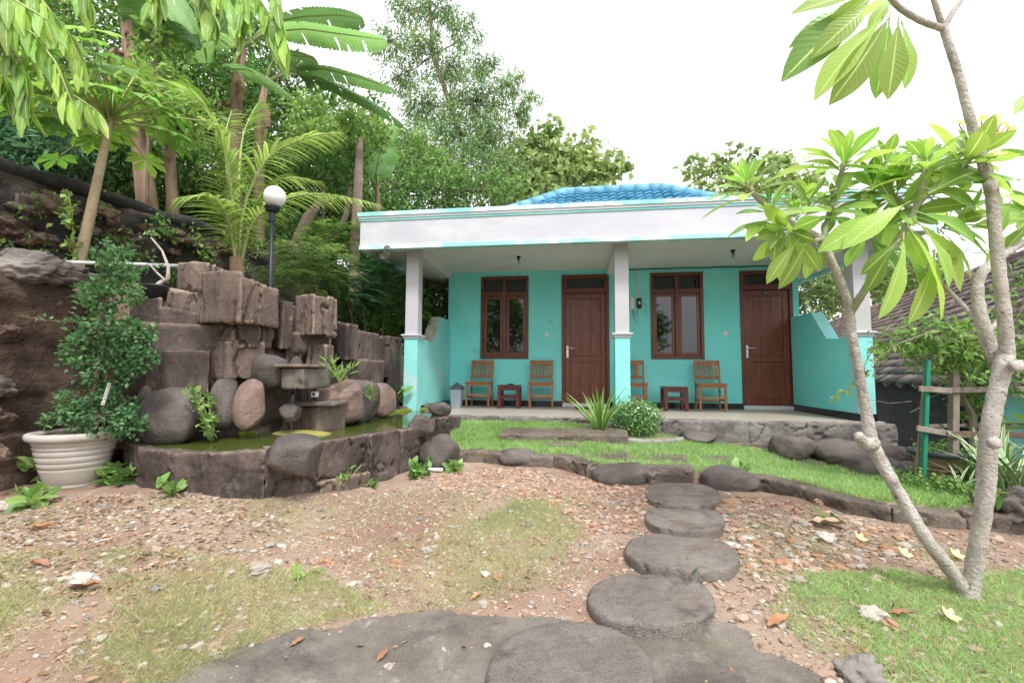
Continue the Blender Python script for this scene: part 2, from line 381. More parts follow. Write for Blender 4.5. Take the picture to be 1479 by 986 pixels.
fa = hob('fascia', m, PLINTH)
def band(name, z0, z1, out, mt, rev=0):
    b_ = MB(); X0, X1 = FX0-out, FX1+out
    b_.box(X0, FY0-out, z0, X1, FY0+.10, z1); b_.box(X0, FY0+.1, z0, FX0+.1, D+3.6, z1); b_.box(FX1-.1, FY0+.1, z0, X1, D+3.6, z1)
    hob(name, b_, mt, fa)
band('lower_trim', Z0, Z0+.055, .012, MINT)
band('lower_cornice', Z1-.13, Z1-.095, .012, MINTD)
band('white_cornice', Z1-.095, Z1-.06, .022, WHT)  # plain white band between the two mint ones
band('top_cornice', Z1-.06, Z1, .038, MINT)
m = MB(); m.box(FX0+.1, FY0+.1, Z1-.3, FX1-.1, D+3.5, Z1-.25); hob('roof_slab', m, mat('cement', (.3, .3, .3)))
# hip roof with wavy tiles
def tiled(poly, org, ux, vx, nx_, W_, L_, wav, row, amp, step, res=None):
    """tile surface: ux along the eave, vx up the slope, poly in (u, v) metres"""
    du = wav/8; nu = int(W_/du); rows = int(L_/row)+1
    us = np.arange(nu+1)*du; V = []; Fq = []; base = 0
    P = MB()
    for r in range(rows):
        vv = np.array([r*row, r*row+.0001, (r+1)*row+.02]); hh = np.array([step*.1, step, 0.])
        Ug, Vg = np.meshgrid(us, vv); Hg = amp*np.abs(np.sin(np.pi*(Ug/wav+.5*(0))))**.7 + hh[:, None] + .004*np.sin(Ug*7.3+r*2.1)
        X = np.array(org)[None, None]+Ug[..., None]*np.array(ux)+Vg[..., None]*np.array(vx)+Hg[..., None]*np.array(nx_)
        i = np.arange(nu); f = []
        for q in (0, 1):
            uc = us[:-1]+du/2; vc = np.full(nu, min((r+.5)*row, L_-.01)); ok = inpoly(uc, vc, poly)
            a = q*(nu+1)+i; f.append(np.stack([a, a+1, a+nu+2, a+nu+1], -1)[ok])
        f = np.concatenate(f)
        ar = np.repeat((_h(np.floor(us/wav).astype(np.int64)[None], np.full((1, nu+1), r), 0, 3)), 3, 0)
        P.V.append(X.reshape(-1, 3)); P.F.append(f+P.n) if len(f) else None; P.A.append(ar.ravel()); P.n += 3*(nu+1)
    return P
RZ, EZ, RY, RX0, RX1 = 4.26, 2.72, 2.65, -.72, 1.12
EX0, EX1, EY0, EY1 = -3.45, 3.72, .8, 4.9
run = RY-EY0; rise = RZ-EZ; SL = math.hypot(run, rise)
vx = (0, run/SL, rise/SL); nn = (0, -rise/SL, run/SL)
W_ = EX1-EX0
P = tiled([(0, 0), (W_, 0), (RX1-EX0, SL), (RX0-EX0, SL)], (EX0, EY0, EZ), (1, 0, 0), vx, nn, W_, SL, .17, .17, .04, .045)
roof = hob('roof', P, BTILE, recalc=False)
m = MB()  # the other three slopes, plain tiles seen from elsewhere
m.add([(EX0, EY0, EZ), (RX0, RY, RZ), (EX0, EY1, EZ), (EX1, EY0, EZ), (RX1, RY, RZ), (EX1, EY1, EZ)], [(0, 1, 2), (3, 5, 4)]); m.add([(EX0, EY1, EZ), (EX1, EY1, EZ), (RX1, RY, RZ), (RX0, RY, RZ)], [(0, 3, 2, 1)])
hob('side_slopes', m, BTILE, roof)
def caps(p, q, n, r=.11):
    p = Vector(p); q = Vector(q); m = MB(); 
    for k in range(n):
        a = p.lerp(q, k/n); b = p.lerp(q, (k+1.12)/n) if k < n-1 else q
        m.tube([a, b], [r*1.08, r*.92], 12)
    return m
hob('ridge_cap', caps((RX0-.1, RY, RZ+.02), (RX1+.1, RY, RZ+.02), 7), BRIDGE, roof, smooth=True)
hob('ridge_cap', caps((EX0, EY0, EZ+.05), (RX0, RY, RZ+.03), 12), BRIDGE, roof, smooth=True)
hob('ridge_cap', caps((EX1, EY0, EZ+.05), (RX1, RY, RZ+.03), 12), BRIDGE, roof, smooth=True)
# doors
def text(body, size, M, m, parent, name='number'):
    cu = bpy.data.curves.new(name, 'FONT'); cu.body = body; cu.size = size; cu.extrude = .001; cu.align_x = 'CENTER'; cu.align_y = 'CENTER'
    o = bpy.data.objects.new(name, cu); COL.objects.link(o); bpy.context.view_layer.update()
    me = bpy.data.meshes.new_from_object(o.evaluated_get(bpy.context.evaluated_depsgraph_get())); bpy.data.objects.remove(o)
    o = bpy.data.objects.new(name, me); COL.objects.link(o); me.materials.clear(); me.materials.append(m)
    me.transform(M); o.parent = parent; OFF[o.name] = Vector((0, 0, 0)); return o
for k in (0, 1):
    x0 = DL+k*PIT; x1 = x0+DW; fw = .058; Y0 = D-.02; Y1 = D+.10
    m = MB(); m.box(x0, Y0, .07, x0+fw, Y1, T); m.box(x1-fw, Y0, .07, x1, Y1, T); m.box(x0+fw, Y0, T-.075, x1-fw, Y1, T); m.box(x0+fw, Y0, 2.105, x1-fw, Y1, 2.20)
    for s_ in (0, 1): m.box(x0+fw if not s_ else x1-fw-.04, Y0+.02, 2.2, x0+fw+.04 if not s_ else x1-fw, Y1-.02, T-.075)
    df = hob('door_frame', m, FRAMEW, bevel=.004)
    m = MB(); m.box(x0+fw+.04, D+.035, 2.2, x1-fw-.04, D+.05, T-.075); hob('transom_glass', m, GLASS, df)
    m = MB(); m.box(x0+.01, D-.05, .002, x1-.01, D+.1, .068); hob('door_sill', m, WHT, df, bevel=.005)
    a, b = x0+fw+.004, x1-fw-.004; YF = D+.02; st = .095
    m = MB(); m.box(a, YF, .072, a+st, YF+.04, 2.10); m.box(b-st, YF, .072, b, YF+.04, 2.10)
    for z0, z1 in ((.072, .19), (.83, .93), (2.0, 2.10)): m.box(a+st, YF, z0, b-st, YF+.04, z1)
    dr = hob('door', m, DOORW, bevel=.004)
    m = MB()
    for z0, z1 in ((.19, .83), (.93, 2.0)):
        n = 3; wv = (b-a-2*st)/n
        for i in range(n): m.box(a+st+i*wv+.0015, YF+.014, z0+.002, a+st+(i+1)*wv-.0015, YF+.03, z1-.002)
    hob('door_panel', m, DOORW, dr, bevel=.003)
    hx = a+.045; m = MB(); m.box(hx-.02, YF-.008, .90, hx+.02, YF-.001, 1.12)
    m.tube([(hx, YF-.008, 1.07), (hx, YF-.05, 1.07), (hx+.03, YF-.055, 1.072), (hx+.13, YF-.052, 1.07)], .009, 8); m.tube([(hx, YF-.012, .95), (hx, YF-.004, .95)], .014, 10)
    hob('door_handle', m, STEEL, dr, bevel=.002)
    nx0 = (a+b)/2+(.02 if k == 0 else .0)
    m = MB(); m.box(nx0-.035, YF-.006, 2.02, nx0+.035, YF-.001, 2.075); pl = hob('number_plate', m, mat('plate_black', (.02, .02, .025), rough=.3), dr, bevel=.003)
    M = Matrix.Translation((nx0, YF-.008, 2.047)) @ Matrix.Rotation(math.pi/2, 4, 'X')
    text('11' if k == 0 else '12', .05, M, PLAST, pl if False else dr)
# windows
for k in (0, 1):
    x0 = WA+k*PIT; x1 = x0+WW; fw = .055; Y0 = D-.025; Y1 = D+.09; xm = (x0+x1)/2
    m = MB(); m.box(x0, Y0, B, x0+fw, Y1, T); m.box(x1-fw, Y0, B, x1, Y1, T); m.box(x0+fw, Y0, T-.06, x1-fw, Y1, T); m.box(x0+fw, Y0, B, x1-fw, Y1, B+.06)
    m.box(xm-.032, Y0, B+.06, xm+.032, Y1, T-.06); m.box(x0+fw, Y0, 2.07, xm-.032, Y1, 2.15); m.box(xm+.032, Y0, 2.07, x1-fw, Y1, 2.15)
    wf = hob('window_frame', m, FRAMEW, bevel=.004)
    for a, b in ((x0+fw+.003, xm-.035), (xm+.035, x1-fw-.003)):
        z0, z1 = B+.063, 2.067; st = .052; yc = D+.01; m = MB()
        m.box(a, yc, z0, a+st, yc+.035, z1); m.box(b-st, yc, z0, b, yc+.035, z1); m.box(a+st, yc, z0, b-st, yc+.035, z0+st); m.box(a+st, yc, z1-st, b-st, yc+.035, z1)
        s_ = hob('casement', m, DOORW, wf, bevel=.003)
        m = MB(); m.box(a+st, yc+.016, z0+st, b-st, yc+.02, z1-st); hob('pane', m, GLASS, wf)
        m = MB(); m.box(a, yc+.03, 2.153, b, yc+.036, T-.063); hob('transom_pane', m, GLASS, wf)
# small fittings: switches, conduit, meter, lamp holders, drain pipe
for sx, sz in ((-1.07, 1.33), (2.10, 1.33)):
    m = MB(); m.box(sx-.04, D-.012, sz-.04, sx+.04, D-.001, sz+.04); s_ = hob('light_switch', m, PLAST, bevel=.004)
    m = MB(); m.box(sx-.015, D-.018, sz-.02, sx+.015, D-.0125, sz+.02); hob('rocker', m, PLAST, s_, bevel=.002)
m = MB(); m.tube([(.61, D-.012, CH-.03), (.61, D-.012, 1.98)], .009, 8)
for z in (2.1, 2.3, 2.45): m.box(.595, D-.02, z, .625, D-.002, z+.012)
hob('conduit', m, PLAST)
m = MB(); m.box(.572, D-.06, 1.80, .655, D-.001, 1.99); mt_ = hob('electric_box', m, mat('black_plastic', (.015, .015, .018), rough=.35), bevel=.02)
m = MB(); m.box(.597, D-.066, 1.87, .63, D-.0605, 1.92); hob('electric_box_label', m, PLAST, mt_)
m = MB(); m.box(.455, D-.05, 1.78, .53, D-.001, 2.0); hob('power_socket', m, PLAST, bevel=.008)
m = MB(); m.tube([(.49, D-.03, 1.78), (.5, D-.03, 1.7), (.54, D-.03, 1.63), (.57, D-.03, 1.7), (.6, D-.03, 1.8)], .005, 6); m.tube([(.51, D-.03, 1.78), (.52, D-.03, 1.6), (.57, D-.03, 1.55)], .004, 6); hob('power_lead', m, mat('lead_grey', (.3, .32, .3)))
m = MB(); pts = [(CX+PIT+CW, D-.015, CH-.018)]+[(CX+PIT+CW+.3*i, D-.015, CH-.02-.008*(i % 2)) for i in range(1, 11)]; m.tube(pts, .008, 6); hob('black_cable', m, mat('cable_black', (.012, .012, .012)))
for lx in (-1.47, 1.9):
    m = MB(); m.lathe([(.0, CH-.002), (.035, CH-.002), (.035, CH-.02), (.02, CH-.04), (.016, CH-.07), (.0, CH-.07)], 14, lx, .9); lh = hob('lamp_holder', m, mat('holder_black', (.03, .03, .03)), smooth=True)
    m = MB(); m.lathe([(.0, CH-.071), (.014, CH-.075), (.024, CH-.10), (.022, CH-.125), (.0, CH-.14)], 14, lx, .9); hob('bulb', m, mat('bulb_glass', (.4, .4, .38), rough=.1), lh, smooth=True)
m = MB(); a = Vector((-3.40, .05, CH-.14)); b = a+Vector((.13, -.30, .015))
m.tube([a+Vector((-.12, .1, 0)), a, b], .05, 16, caps=False); m.tube([b, a+Vector((-.05, .05, 0))], .043, 16, caps=False); m.tube([a+Vector((-.14, .12, 0)), a+Vector((-.04, -.02, 0))], .058, 16)
hob('drain_pipe', m, mat('grey_pvc', (.6, .6, .62), rough=.4), smooth=True, recalc=False)

# ---- furniture on the porch
CHW = mat('chair_wood', (.37, .15, .06), (.29, .11, .045), 6, .4, .1, 20, layers=[((.5, .22, .08), 9, .6, .8, .5)], stretch=(3, 3, 1), spec=.4)
CHW2 = mat('chair_back_wood', (.30, .12, .05), (.38, .17, .08), 6, .45, .1, 20, stretch=(3, 3, 1))
TBW = mat('stool_wood', (.085, .016, .018), (.13, .03, .028), 6, .35, .1, 20, stretch=(3, 3, 1), spec=.5)
def make_chair(label, slats, rotz, lx, ly):
    t = thing('chair', label, 'chair', tuple(hw(lx, ly, 0)), -YAW+rotz, 'wooden chairs on the porch')
    def o_(n, m, mt=CHW, p=None): return obj(n, m, mt, p or t, local=True, bevel=.004)
    w2, dp = .215, .40
    m = MB(); m.box(-w2-.01, -.015, .425, w2+.01, dp, .455); o_('seat', m)
    m = MB(); m.box(-w2+.035, .0, .385, w2-.035, .022, .425); m.box(-w2+.035, dp-.03, .385, w2-.035, dp-.008, .425); m.box(-w2+.005, .035, .385, -w2+.025, dp-.03, .425); m.box(w2-.025, .035, .385, w2-.005, dp-.03, .425); o_('apron', m)
    for s in (-1, 1):
        m = MB(); m.bar((s*(w2-.017), .017, 0), (s*(w2-.017), .017, .425), .034, .034); o_('leg', m)
        m = MB(); m.bar((s*(w2-.02), dp+.03, 0), (s*(w2-.02), dp-.01, .455), .03, .034); m.bar((s*(w2-.02), dp-.01, .455), (s*(w2-.02), dp+.055, .85), .03, .034); o_('leg', m, CHW2)
    m = MB(); m.box(-w2+.036, .008, .20, w2-.036, .026, .235); m.box(-w2+.008, .036, .16, -w2+.024, dp, .19); m.box(w2-.024, .036, .16, w2-.008, dp, .19); m.box(-w2+.036, dp, .13, w2-.036, dp+.016, .16); o_('stretcher', m)
    sh = .065/.395
    def bk(z): return dp-.01+(z-.455)*sh
    m = MB()
    m.bar((-w2+.036, bk(.81), .81), (w2-.036, bk(.81), .81), .022, .075)
    back = o_('backrest', m, CHW2)
    m = MB(); m.bar((-w2+.036, bk(.55), .55), (w2-.036, bk(.55), .55), .022, .05); o_('lower_rail', m, CHW2, back)
    n = slats; sw = .028 if n > 3 else .075; span = 2*(w2-.036)
    for i in range(n):
        xx = -span/2+span*(i+.5)/n if n > 3 else (-.075, .075)[i] if n == 2 else -span/2+span*(i+.5)/n
        m = MB(); m.bar((xx, bk(.575), .575), (xx, bk(.773), .773), sw, .014, up=(0, 1, 0)); o_('slat', m, CHW2, back)
    return t
make_chair('slatted wooden chair next to the grey bin, under the left edge of the first window', 6, .0, -2.27, 1.46)
make_chair('slatted wooden chair between the dark stool and door 11', 6, .05, -1.14, 1.46)
make_chair('wooden chair with only two broad back slats, half hidden by the middle column', 2, -.03, .44, 1.42)
make_chair('slatted wooden chair standing between the second window and door 12', 6, -.06, 1.70, 1.42)
def make_stool(label, lx, ly, ash):
    t = thing('side_table', label, 'small table', tuple(hw(lx, ly, 0)), -YAW, 'dark red stools between the chairs')
    def o_(n, m, p=None): return obj(n, m, TBW, p or t, local=True, bevel=.004)
    m = MB(); m.box(-.19, -.19, .36, .19, .19, .40); o_('table_top', m)
    for sx in (-1, 1):
        for sy in (-1, 1): m = MB(); m.box(sx*.19, sy*.19, 0, sx*.135, sy*.135, .36); o_('leg', m)
    m = MB(); m.box(-.135, -.175, .17, .135, -.15, .22); o_('stretcher', m); m = MB(); m.box(-.135, .15, .17, .135, .175, .22); o_('stretcher', m); m = MB(); m.box(-.135, -.178, .31, .135, -.152, .359); o_('apron', m)
    return t
make_stool('low dark red table under the first window, between the two left chairs', -1.70, 1.55, 1)
make_stool('low dark red table under the second window, between the two right chairs', 1.10, 1.52, 0)
_='';t = thing('ashtray', 'small dark ashtray on the low table under the first window', 'ashtray', tuple(hw(-1.68, 1.55, .402)))
m = MB(); m.lathe([(0, 0), (.045, 0), (.06, .02), (.055, .02), (.04, .008), (0, .008)], 16); obj('dish', m, mat('ash_glass', (.03, .04, .035), rough=.2), t, local=True, smooth=True)
bn = thing('waste_bin', 'small grey plastic swing-lid bin in the left corner of the porch', 'bin', tuple(hw(-2.63, 1.42, 0)), -YAW)
m = MB(); q = lambda r, z, r2=None: [(-r, -(r2 or r), z), (r, -(r2 or r), z), (r, (r2 or r), z), (-r, (r2 or r), z)]
m.add(q(.08, 0)+q(.10, .32), [(i, (i+1) % 4, 4+(i+1) % 4, 4+i) for i in range(4)]); m.add(q(.08, 0), [(3, 2, 1, 0)]); m.add(q(.10, .32), [(0, 1, 2, 3)])
obj('bin_body', m, mat('bin_grey', (.33, .36, .42), (.38, .40, .46), 6, .45), bn, local=True, bevel=.012)
m = MB(); m.add(q(.112, .32)+q(.112, .345), [(i, (i+1) % 4, 4+(i+1) % 4, 4+i) for i in range(4)]); m.add(q(.112, .32), [(3, 2, 1, 0)])
m.add([(-.112, -.112, .345), (.112, -.112, .345), (.112, .112, .345), (-.112, .112, .345), (0, -.03, .44), (0, .03, .44)], [(0, 1, 4), (2, 3, 5)]); m.n -= 0
m.add([(-.112, -.112, .345), (.112, -.112, .345), (.112, .112, .345), (-.112, .112, .345), (0, -.03, .44), (0, .03, .44)], [(1, 2, 5, 4), (3, 0, 4, 5)])
obj('bin_lid', m, mat('bin_dark', (.10, .10, .13), rough=.45), bn, local=True, bevel=.006)
dm = thing('doormat', 'dark doormat lying in front of door 11', 'doormat', tuple(hw(-.28, 1.62, 0)), -YAW)
m = MB(); m.box(-.28, -.16, .001, .28, .16, .014); obj('mat', m, mat('mat_dark', (.05, .05, .06), (.09, .09, .1), 40, .95, .6, 200), dm, local=True, bevel=.005)
# ================================================================== GROUND
SOIL = mat('soil', (.23, .145, .105), (.33, .25, .19), 1.4, .95, .8, 45, layers=[((.24, .13, .085), 2.2, .52, .7, .8), ((.52, .46, .40), 9, .55, .72, .7), ((.16, .11, .08), 22, .6, .75, .5), ((.40, .39, .30), 1.1, .58, .74, .5)], bdist=.012)
LAWNM = mat('lawn_soil', (.11, .16, .05), (.19, .20, .09), 3, .95, .6, 50, layers=[((.28, .20, .13), 4, .62, .8, .8)])
PAVE = mat('old_concrete', (.13, .112, .095), (.21, .185, .16), 3.5, .9, .9, 60, layers=[((.07, .062, .055), 1.8, .50, .66, .75), ((.36, .34, .30), 5, .62, .72, .6), ((.32, .29, .25), 90, .58, .68, .6), ((.05, .045, .04), 130, .55, .66, .7), ((.36, .30, .25), 1.3, .55, .75, .4), ((.42, .40, .37), 7, .60, .78, .7), ((.09, .085, .075), 4, .55, .75, .7), ((.5, .46, .41), 30, .66, .76, .6), ((.16, .17, .10), 1.6, .56, .75, .4)], bdist=.01)
def spaced(segs):
    o = [];
    for a, b, s in segs: o.append(np.arange(a, b, s))
    return np.concatenate(o)
gx = spaced([(-300, -40, 20), (-40, -10, 2), (-10, -4.6, .2), (-4.6, 5.6, .045), (5.6, 12, .3), (12, 40, 2), (40, 301, 20)])
gy = spaced([(-200, -20, 20), (-20, -2, 1), (-2, .9, .25), (.9, 7.4, .045), (7.4, 14, .25), (14, 60, 2), (60, 401, 20)])
GX, GY = np.meshgrid(gx, gy); fx, fy = GX.ravel(), GY.ravel()
GZ = H(fx, fy)
near = (np.abs(fx) < 12) & (fy < 14) & (fy > -3)
P3 = np.stack([fx, fy, fx*0], -1)
GZ = GZ + np.where(near, .05*(fbm(P3*1.3, 3, 21)-.5)+.022*(fbm(P3*9, 3, 22)-.5), 0)
V = np.stack([fx, fy, GZ], -1)
nx, ny = len(gx), len(gy); I, J = np.meshgrid(np.arange(nx-1), np.arange(ny-1)); b0 = (J*nx+I).ravel()
Q = np.stack([b0, b0+1, b0+nx+1, b0+nx], -1)
cxm = fx[Q].mean(1); cym = fy[Q].mean(1)
nz = .10*(fbm(np.stack([cxm*6, cym*6, cxm*0], -1), 4, 31)-.5)
inL = inpoly(cxm, cym, LAWN)
PADPX = [(262, 985), (330, 950), (420, 915), (520, 897), (640, 888), (735, 893), (850, 908), (1040, 905), (1085, 935), (1135, 962), (1190, 990), (1330, 1100), (1200, 1600), (-50, 1500), (60, 1150)]
PAD = [tuple(gp(*p))[:2] for p in PADPX]
inP = inpoly(cxm+nz*1.6, cym+nz*1.6, PAD)
def sheet(name, mask, m, dz=0):
    q = Q[mask]; used = np.unique(q); mp = np.zeros(len(V), np.int64); mp[used] = np.arange(len(used))
    me = mesh_from(name, V[used]+np.array([0, 0, dz]), [mp[q]], None, True); me.materials.append(m)
    o = bpy.data.objects.new(name, me); COL.objects.link(o); o['kind'] = 'structure'; return o
sheet('ground', ~inL, SOIL)
sheet('lawn', inL, LAWNM)
def hg(x, y):
    x = np.asarray(x, float); y = np.asarray(y, float); p = np.stack([x, y, x*0], -1).reshape(-1, 3)
    return H(x, y)+(.05*(fbm(p*1.3, 3, 21)-.5)+.022*(fbm(p*9, 3, 22)-.5)).reshape(x.shape)
px_ = np.arange(-2.6, 2.6, .014); py_ = np.arange(.7, 3.0, .014); AX, AY = np.meshgrid(px_, py_); q3 = np.stack([AX.ravel(), AY.ravel(), AX.ravel()*0], -1)
zz_ = hg(AX.ravel(), AY.ravel())+.010+.006*(fbm(q3*14, 4, 33)-.5)
V_s, Q_s = V, Q
V = np.stack([AX.ravel(), AY.ravel(), zz_], -1); nx = len(px_); ny = len(py_); I, J = np.meshgrid(np.arange(nx-1), np.arange(ny-1)); b0 = (J*nx+I).ravel(); Q = np.stack([b0, b0+1, b0+nx+1, b0+nx], -1)
cc_ = V[Q].mean(1); cc_[:, 2] = 0; n1 = fbm(cc_*5, 5, 31)-.5; n2 = fbm(cc_*5+40, 5, 32)-.5
sheet('pavement', inpoly(cc_[:, 0]+n1*.2, cc_[:, 1]+n2*.2, PAD), PAVE)
def hgs(x, y): return float(hg(np.array([x]), np.array([y]))[0])

# ================================================================== ROCK TOOLS
import bmesh
_ICO = {}
def ico(sub):
    if sub not in _ICO:
        bm = bmesh.new(); bmesh.ops.create_icosphere(bm, subdivisions=sub, radius=1)
        _ICO[sub] = (np.array([tuple(v.co) for v in bm.verts]), np.array([[v.index for v in f.verts] for f in bm.faces])); bm.free()
    return _ICO[sub]
def blob(mb, c, r, seed=0, amp=.25, sc=1.3, sub=4, flat=0, rz=0, fine=.04, cuts=10):
    V, F = ico(sub); rs_ = np.random.default_rng(seed)
    if cuts:
        V = V.copy()
        for q_ in range(cuts):
            nn = rs_.normal(size=3); nn /= np.linalg.norm(nn); k_ = .60+.26*rs_.random(); e_ = V@nn-k_; V = V-nn[None]*(np.maximum(e_, 0)*.85)[:, None]
        V = V*1.17
    s = np.sign(V)*np.abs(V)**(1-flat*.5)
    n = fbm(V*sc+seed*7.1, 3, seed)-.5; n2 = fbm(V*7+seed, 3, seed+9)-.5
    X = s*(1+2*amp*n+2*fine*n2)[:, None]*np.array(r)
    c_, s_ = math.cos(rz), math.sin(rz); X = X@np.array([[c_, s_, 0], [-s_, c_, 0], [0, 0, 1]])
    mb.add(X+np.array(tuple(c)), F); return mb
def rough(mb, voxel=.025, amp=.02, sc=5, seed=0, streak=1.0, fine=.006):
    """remesh a blocky shape and wear its surface"""
    me = mesh_from('t', np.concatenate(mb.V), mb.F)
    bm = bmesh.new(); bm.from_mesh(me); bmesh.ops.recalc_face_normals(bm, faces=bm.faces); bm.to_mesh(me); bm.free()
    o = bpy.data.objects.new('t', me); COL.objects.link(o)
    rm = o.modifiers.new('r', 'REMESH'); rm.mode = 'VOXEL'; rm.voxel_size = voxel
    sm_ = o.modifiers.new('s', 'SMOOTH'); sm_.factor = .5; sm_.iterations = 1
    bpy.context.view_layer.update()
    e = o.evaluated_get(bpy.context.evaluated_depsgraph_get()); m2 = e.to_mesh()
    n = len(m2.vertices); V = np.empty(n*3, np.float32); m2.vertices.foreach_get('co', V); V = V.reshape(-1, 3).astype(float)
    N = np.empty(n*3, np.float32); m2.vertices.foreach_get('normal', N); N = N.reshape(-1, 3)
    F4 = [tuple(p.vertices) for p in m2.polygons if len(p.vertices) == 4]; F3 = [tuple(p.vertices) for p in m2.polygons if len(p.vertices) == 3]
    e.to_mesh_clear(); bpy.data.objects.remove(o)
    S = V*np.array([1, 1, 1/streak])
    k = amp*2*(fbm(S*sc, 3, seed)-.5) + fine*2*(fbm(V*np.array([28, 28, 28/streak**2]), 3, seed+4)-.5)
    v_ = fbm(S*sc*.55+3, 3, seed+11); k = k+amp*2.2*(np.floor(v_*9)/9-v_+.055)
    # sharp cracks
    c = np.abs(fbm(S*sc*.7+9, 3, seed+7)-.5); k = k-amp*1.3*(c < .016)
    V = V+N*k[:, None]
    r = MB(); r.V = [V]; r.A = [np.full(n, random.random())]; r.n = n
    if F4: r.F.append(np.array(F4))
    if F3: r.F.append(np.array(F3))
    return r
for k, (x_, w_) in enumerate(EDGES):
    e = MB(); o_ = .02+.03*((k*7) % 3)/2; e.box(x_, -o_, -.42 if x_ < 0 else -.52, x_+w_+.012, .085, -.006)
    q_ = rough(e, .02, .02, 4, 500+k, .5); hob('edge_block', q_, EDGE, smooth=True, recalc=False)
def plan(pts):   # (px, d) pairs -> world xy
    o = []
    for px, d in pts: r = ray(px, 540); o.append((r.x*d, d))
    return o
def zat(px, py, d): return at(px, py, d).z
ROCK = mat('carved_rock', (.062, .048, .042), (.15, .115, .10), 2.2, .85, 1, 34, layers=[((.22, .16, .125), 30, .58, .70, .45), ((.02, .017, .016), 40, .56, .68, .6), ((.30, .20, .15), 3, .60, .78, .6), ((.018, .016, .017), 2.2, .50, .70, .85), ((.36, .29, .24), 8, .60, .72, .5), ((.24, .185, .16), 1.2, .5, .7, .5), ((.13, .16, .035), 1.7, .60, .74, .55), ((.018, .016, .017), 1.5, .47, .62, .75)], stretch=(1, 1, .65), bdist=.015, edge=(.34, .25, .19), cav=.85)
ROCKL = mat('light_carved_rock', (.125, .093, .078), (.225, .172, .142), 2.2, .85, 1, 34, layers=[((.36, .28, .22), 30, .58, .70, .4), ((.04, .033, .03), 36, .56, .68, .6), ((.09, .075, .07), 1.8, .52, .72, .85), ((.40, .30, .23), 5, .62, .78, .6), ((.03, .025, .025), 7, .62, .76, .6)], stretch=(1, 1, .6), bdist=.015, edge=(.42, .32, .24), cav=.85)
BOULD = mat('grey_boulder', (.08, .068, .063), (.16, .138, .127), 2.5, .8, .9, 40, layers=[((.27, .24, .22), 50, .58, .68, .4), ((.03, .027, .026), 60, .56, .66, .5), ((.28, .21, .185), 2.2, .56, .75, .7), ((.03, .027, .028), 2, .55, .75, .7), ((.42, .40, .38), 9, .64, .78, .5)], bdist=.012)
PINKB = mat('pinkish_boulder', (.18, .125, .105), (.30, .21, .18), 2.5, .8, .9, 40, layers=[((.36, .28, .25), 50, .58, .68, .4), ((.05, .04, .038), 60, .56, .66, .5), ((.10, .08, .075), 2.4, .5, .7, .85), ((.5, .42, .38), 6, .6, .76, .5)], bdist=.012)
RUBBLE = mat('rubble_wall', (.06, .042, .033), (.15, .10, .075), 2.6, .95, 1, 30, layers=[((.24, .16, .12), 3.2, .56, .72, .7), ((.018, .016, .014), 2.4, .52, .7, .85), ((.40, .35, .30), 7, .64, .76, .7), ((.09, .13, .03), 2.0, .60, .75, .6)], bdist=.04, edge=(.26, .18, .13), cav=.8)
LIME = mat('limestone', (.12, .105, .095), (.24, .21, .19), 4, .95, .8, 30, layers=[((.08, .07, .06), 5, .54, .7, .8), ((.5, .38, .28), 6, .6, .76, .5)], bdist=.012)
KERBM = mat('kerb_stone', (.10, .08, .066), (.19, .155, .13), 3, .9, 1, 40, layers=[((.28, .23, .19), 60, .58, .68, .45), ((.03, .025, .02), 70, .56, .66, .6), ((.28, .24, .21), 5, .6, .78, .6), ((.05, .045, .04), 3, .55, .75, .6), ((.16, .19, .03), 3.3, .66, .78, .7)], bdist=.015, edge=(.27, .22, .18), cav=.8)
STEPM = mat('stepping_stone', (.19, .163, .143), (.28, .245, .218), 2.0, .95, 1, 110, layers=[((.15, .10, .07), 1.7, .52, .68, .6), ((.10, .095, .085), 3.1, .55, .7, .7), ((.30, .27, .24), 95, .57, .67, .6), ((.035, .03, .028), 150, .54, .64, .8), ((.27, .235, .205), 3, .48, .7, .6), ((.07, .062, .056), 6, .56, .72, .6), ((.33, .31, .29), 60, .62, .72, .6), ((.26, .17, .12), 2.5, .62, .8, .4)], bdist=.015)
MOSS = mat('pond_moss', (.16, .22, .03), (.28, .32, .06), 8, .9, .6, 60)

def strip(fn, y0, y1, z0, z1, amp, seed, out=.12, thick=.3, stp=.05, zs=.05, blocky=0):
    """rough wall following x = fn(y); its face looks to +x"""
    ys = np.arange(y0, y1, stp); zmin = z0(ys); zmax = z1(ys); nz_ = int((zmax-zmin).max()/zs)+2
    tt = np.linspace(0, 1, nz_); Yg, Tg = np.meshgrid(ys, tt); Zg = zmin[None]+(zmax-zmin)[None]*Tg
    Xg = fn(Yg)+out
    p = np.stack([Xg*0, Yg, Zg], -1).reshape(-1, 3)
    n = fbm(p*1.6, 4, seed).reshape(Xg.shape)-.5; n2 = fbm(p*6, 4, seed+3).reshape(Xg.shape)-.5
    if blocky: 
        c = np.floor(p*np.array([1, 2.6, 3.1])+fbm(p*2, 2, seed+5)[:, None]*1.2).astype(np.int64)
        n = n+blocky*(_h(c[:, 0], c[:, 1], c[:, 2], seed).reshape(Xg.shape)-.5)
    Xg = Xg+amp*2*n+amp*.7*n2
    g = np.gradient(fn(ys), ys); 
    V1 = np.stack([Xg, Yg, Zg], -1).reshape(-1, 3)
    k = len(ys); V2 = np.stack([Xg[-1]-thick, ys, zmax+.02], -1); V3 = np.stack([Xg[-1]-thick-.1, ys, zmin], -1)
    V_ = np.concatenate([V1, V2, V3]); rows = nz_+2
    i, j = np.meshgrid(np.arange(k-1), np.arange(rows-1)); b_ = (j*k+i).ravel()
    m = MB(); m.V = [V_]; m.A = [np.zeros(len(V_))]; m.n = len(V_); m.F = [np.stack([b_, b_+1, b_+k+1, b_+k], -1)]
    return m

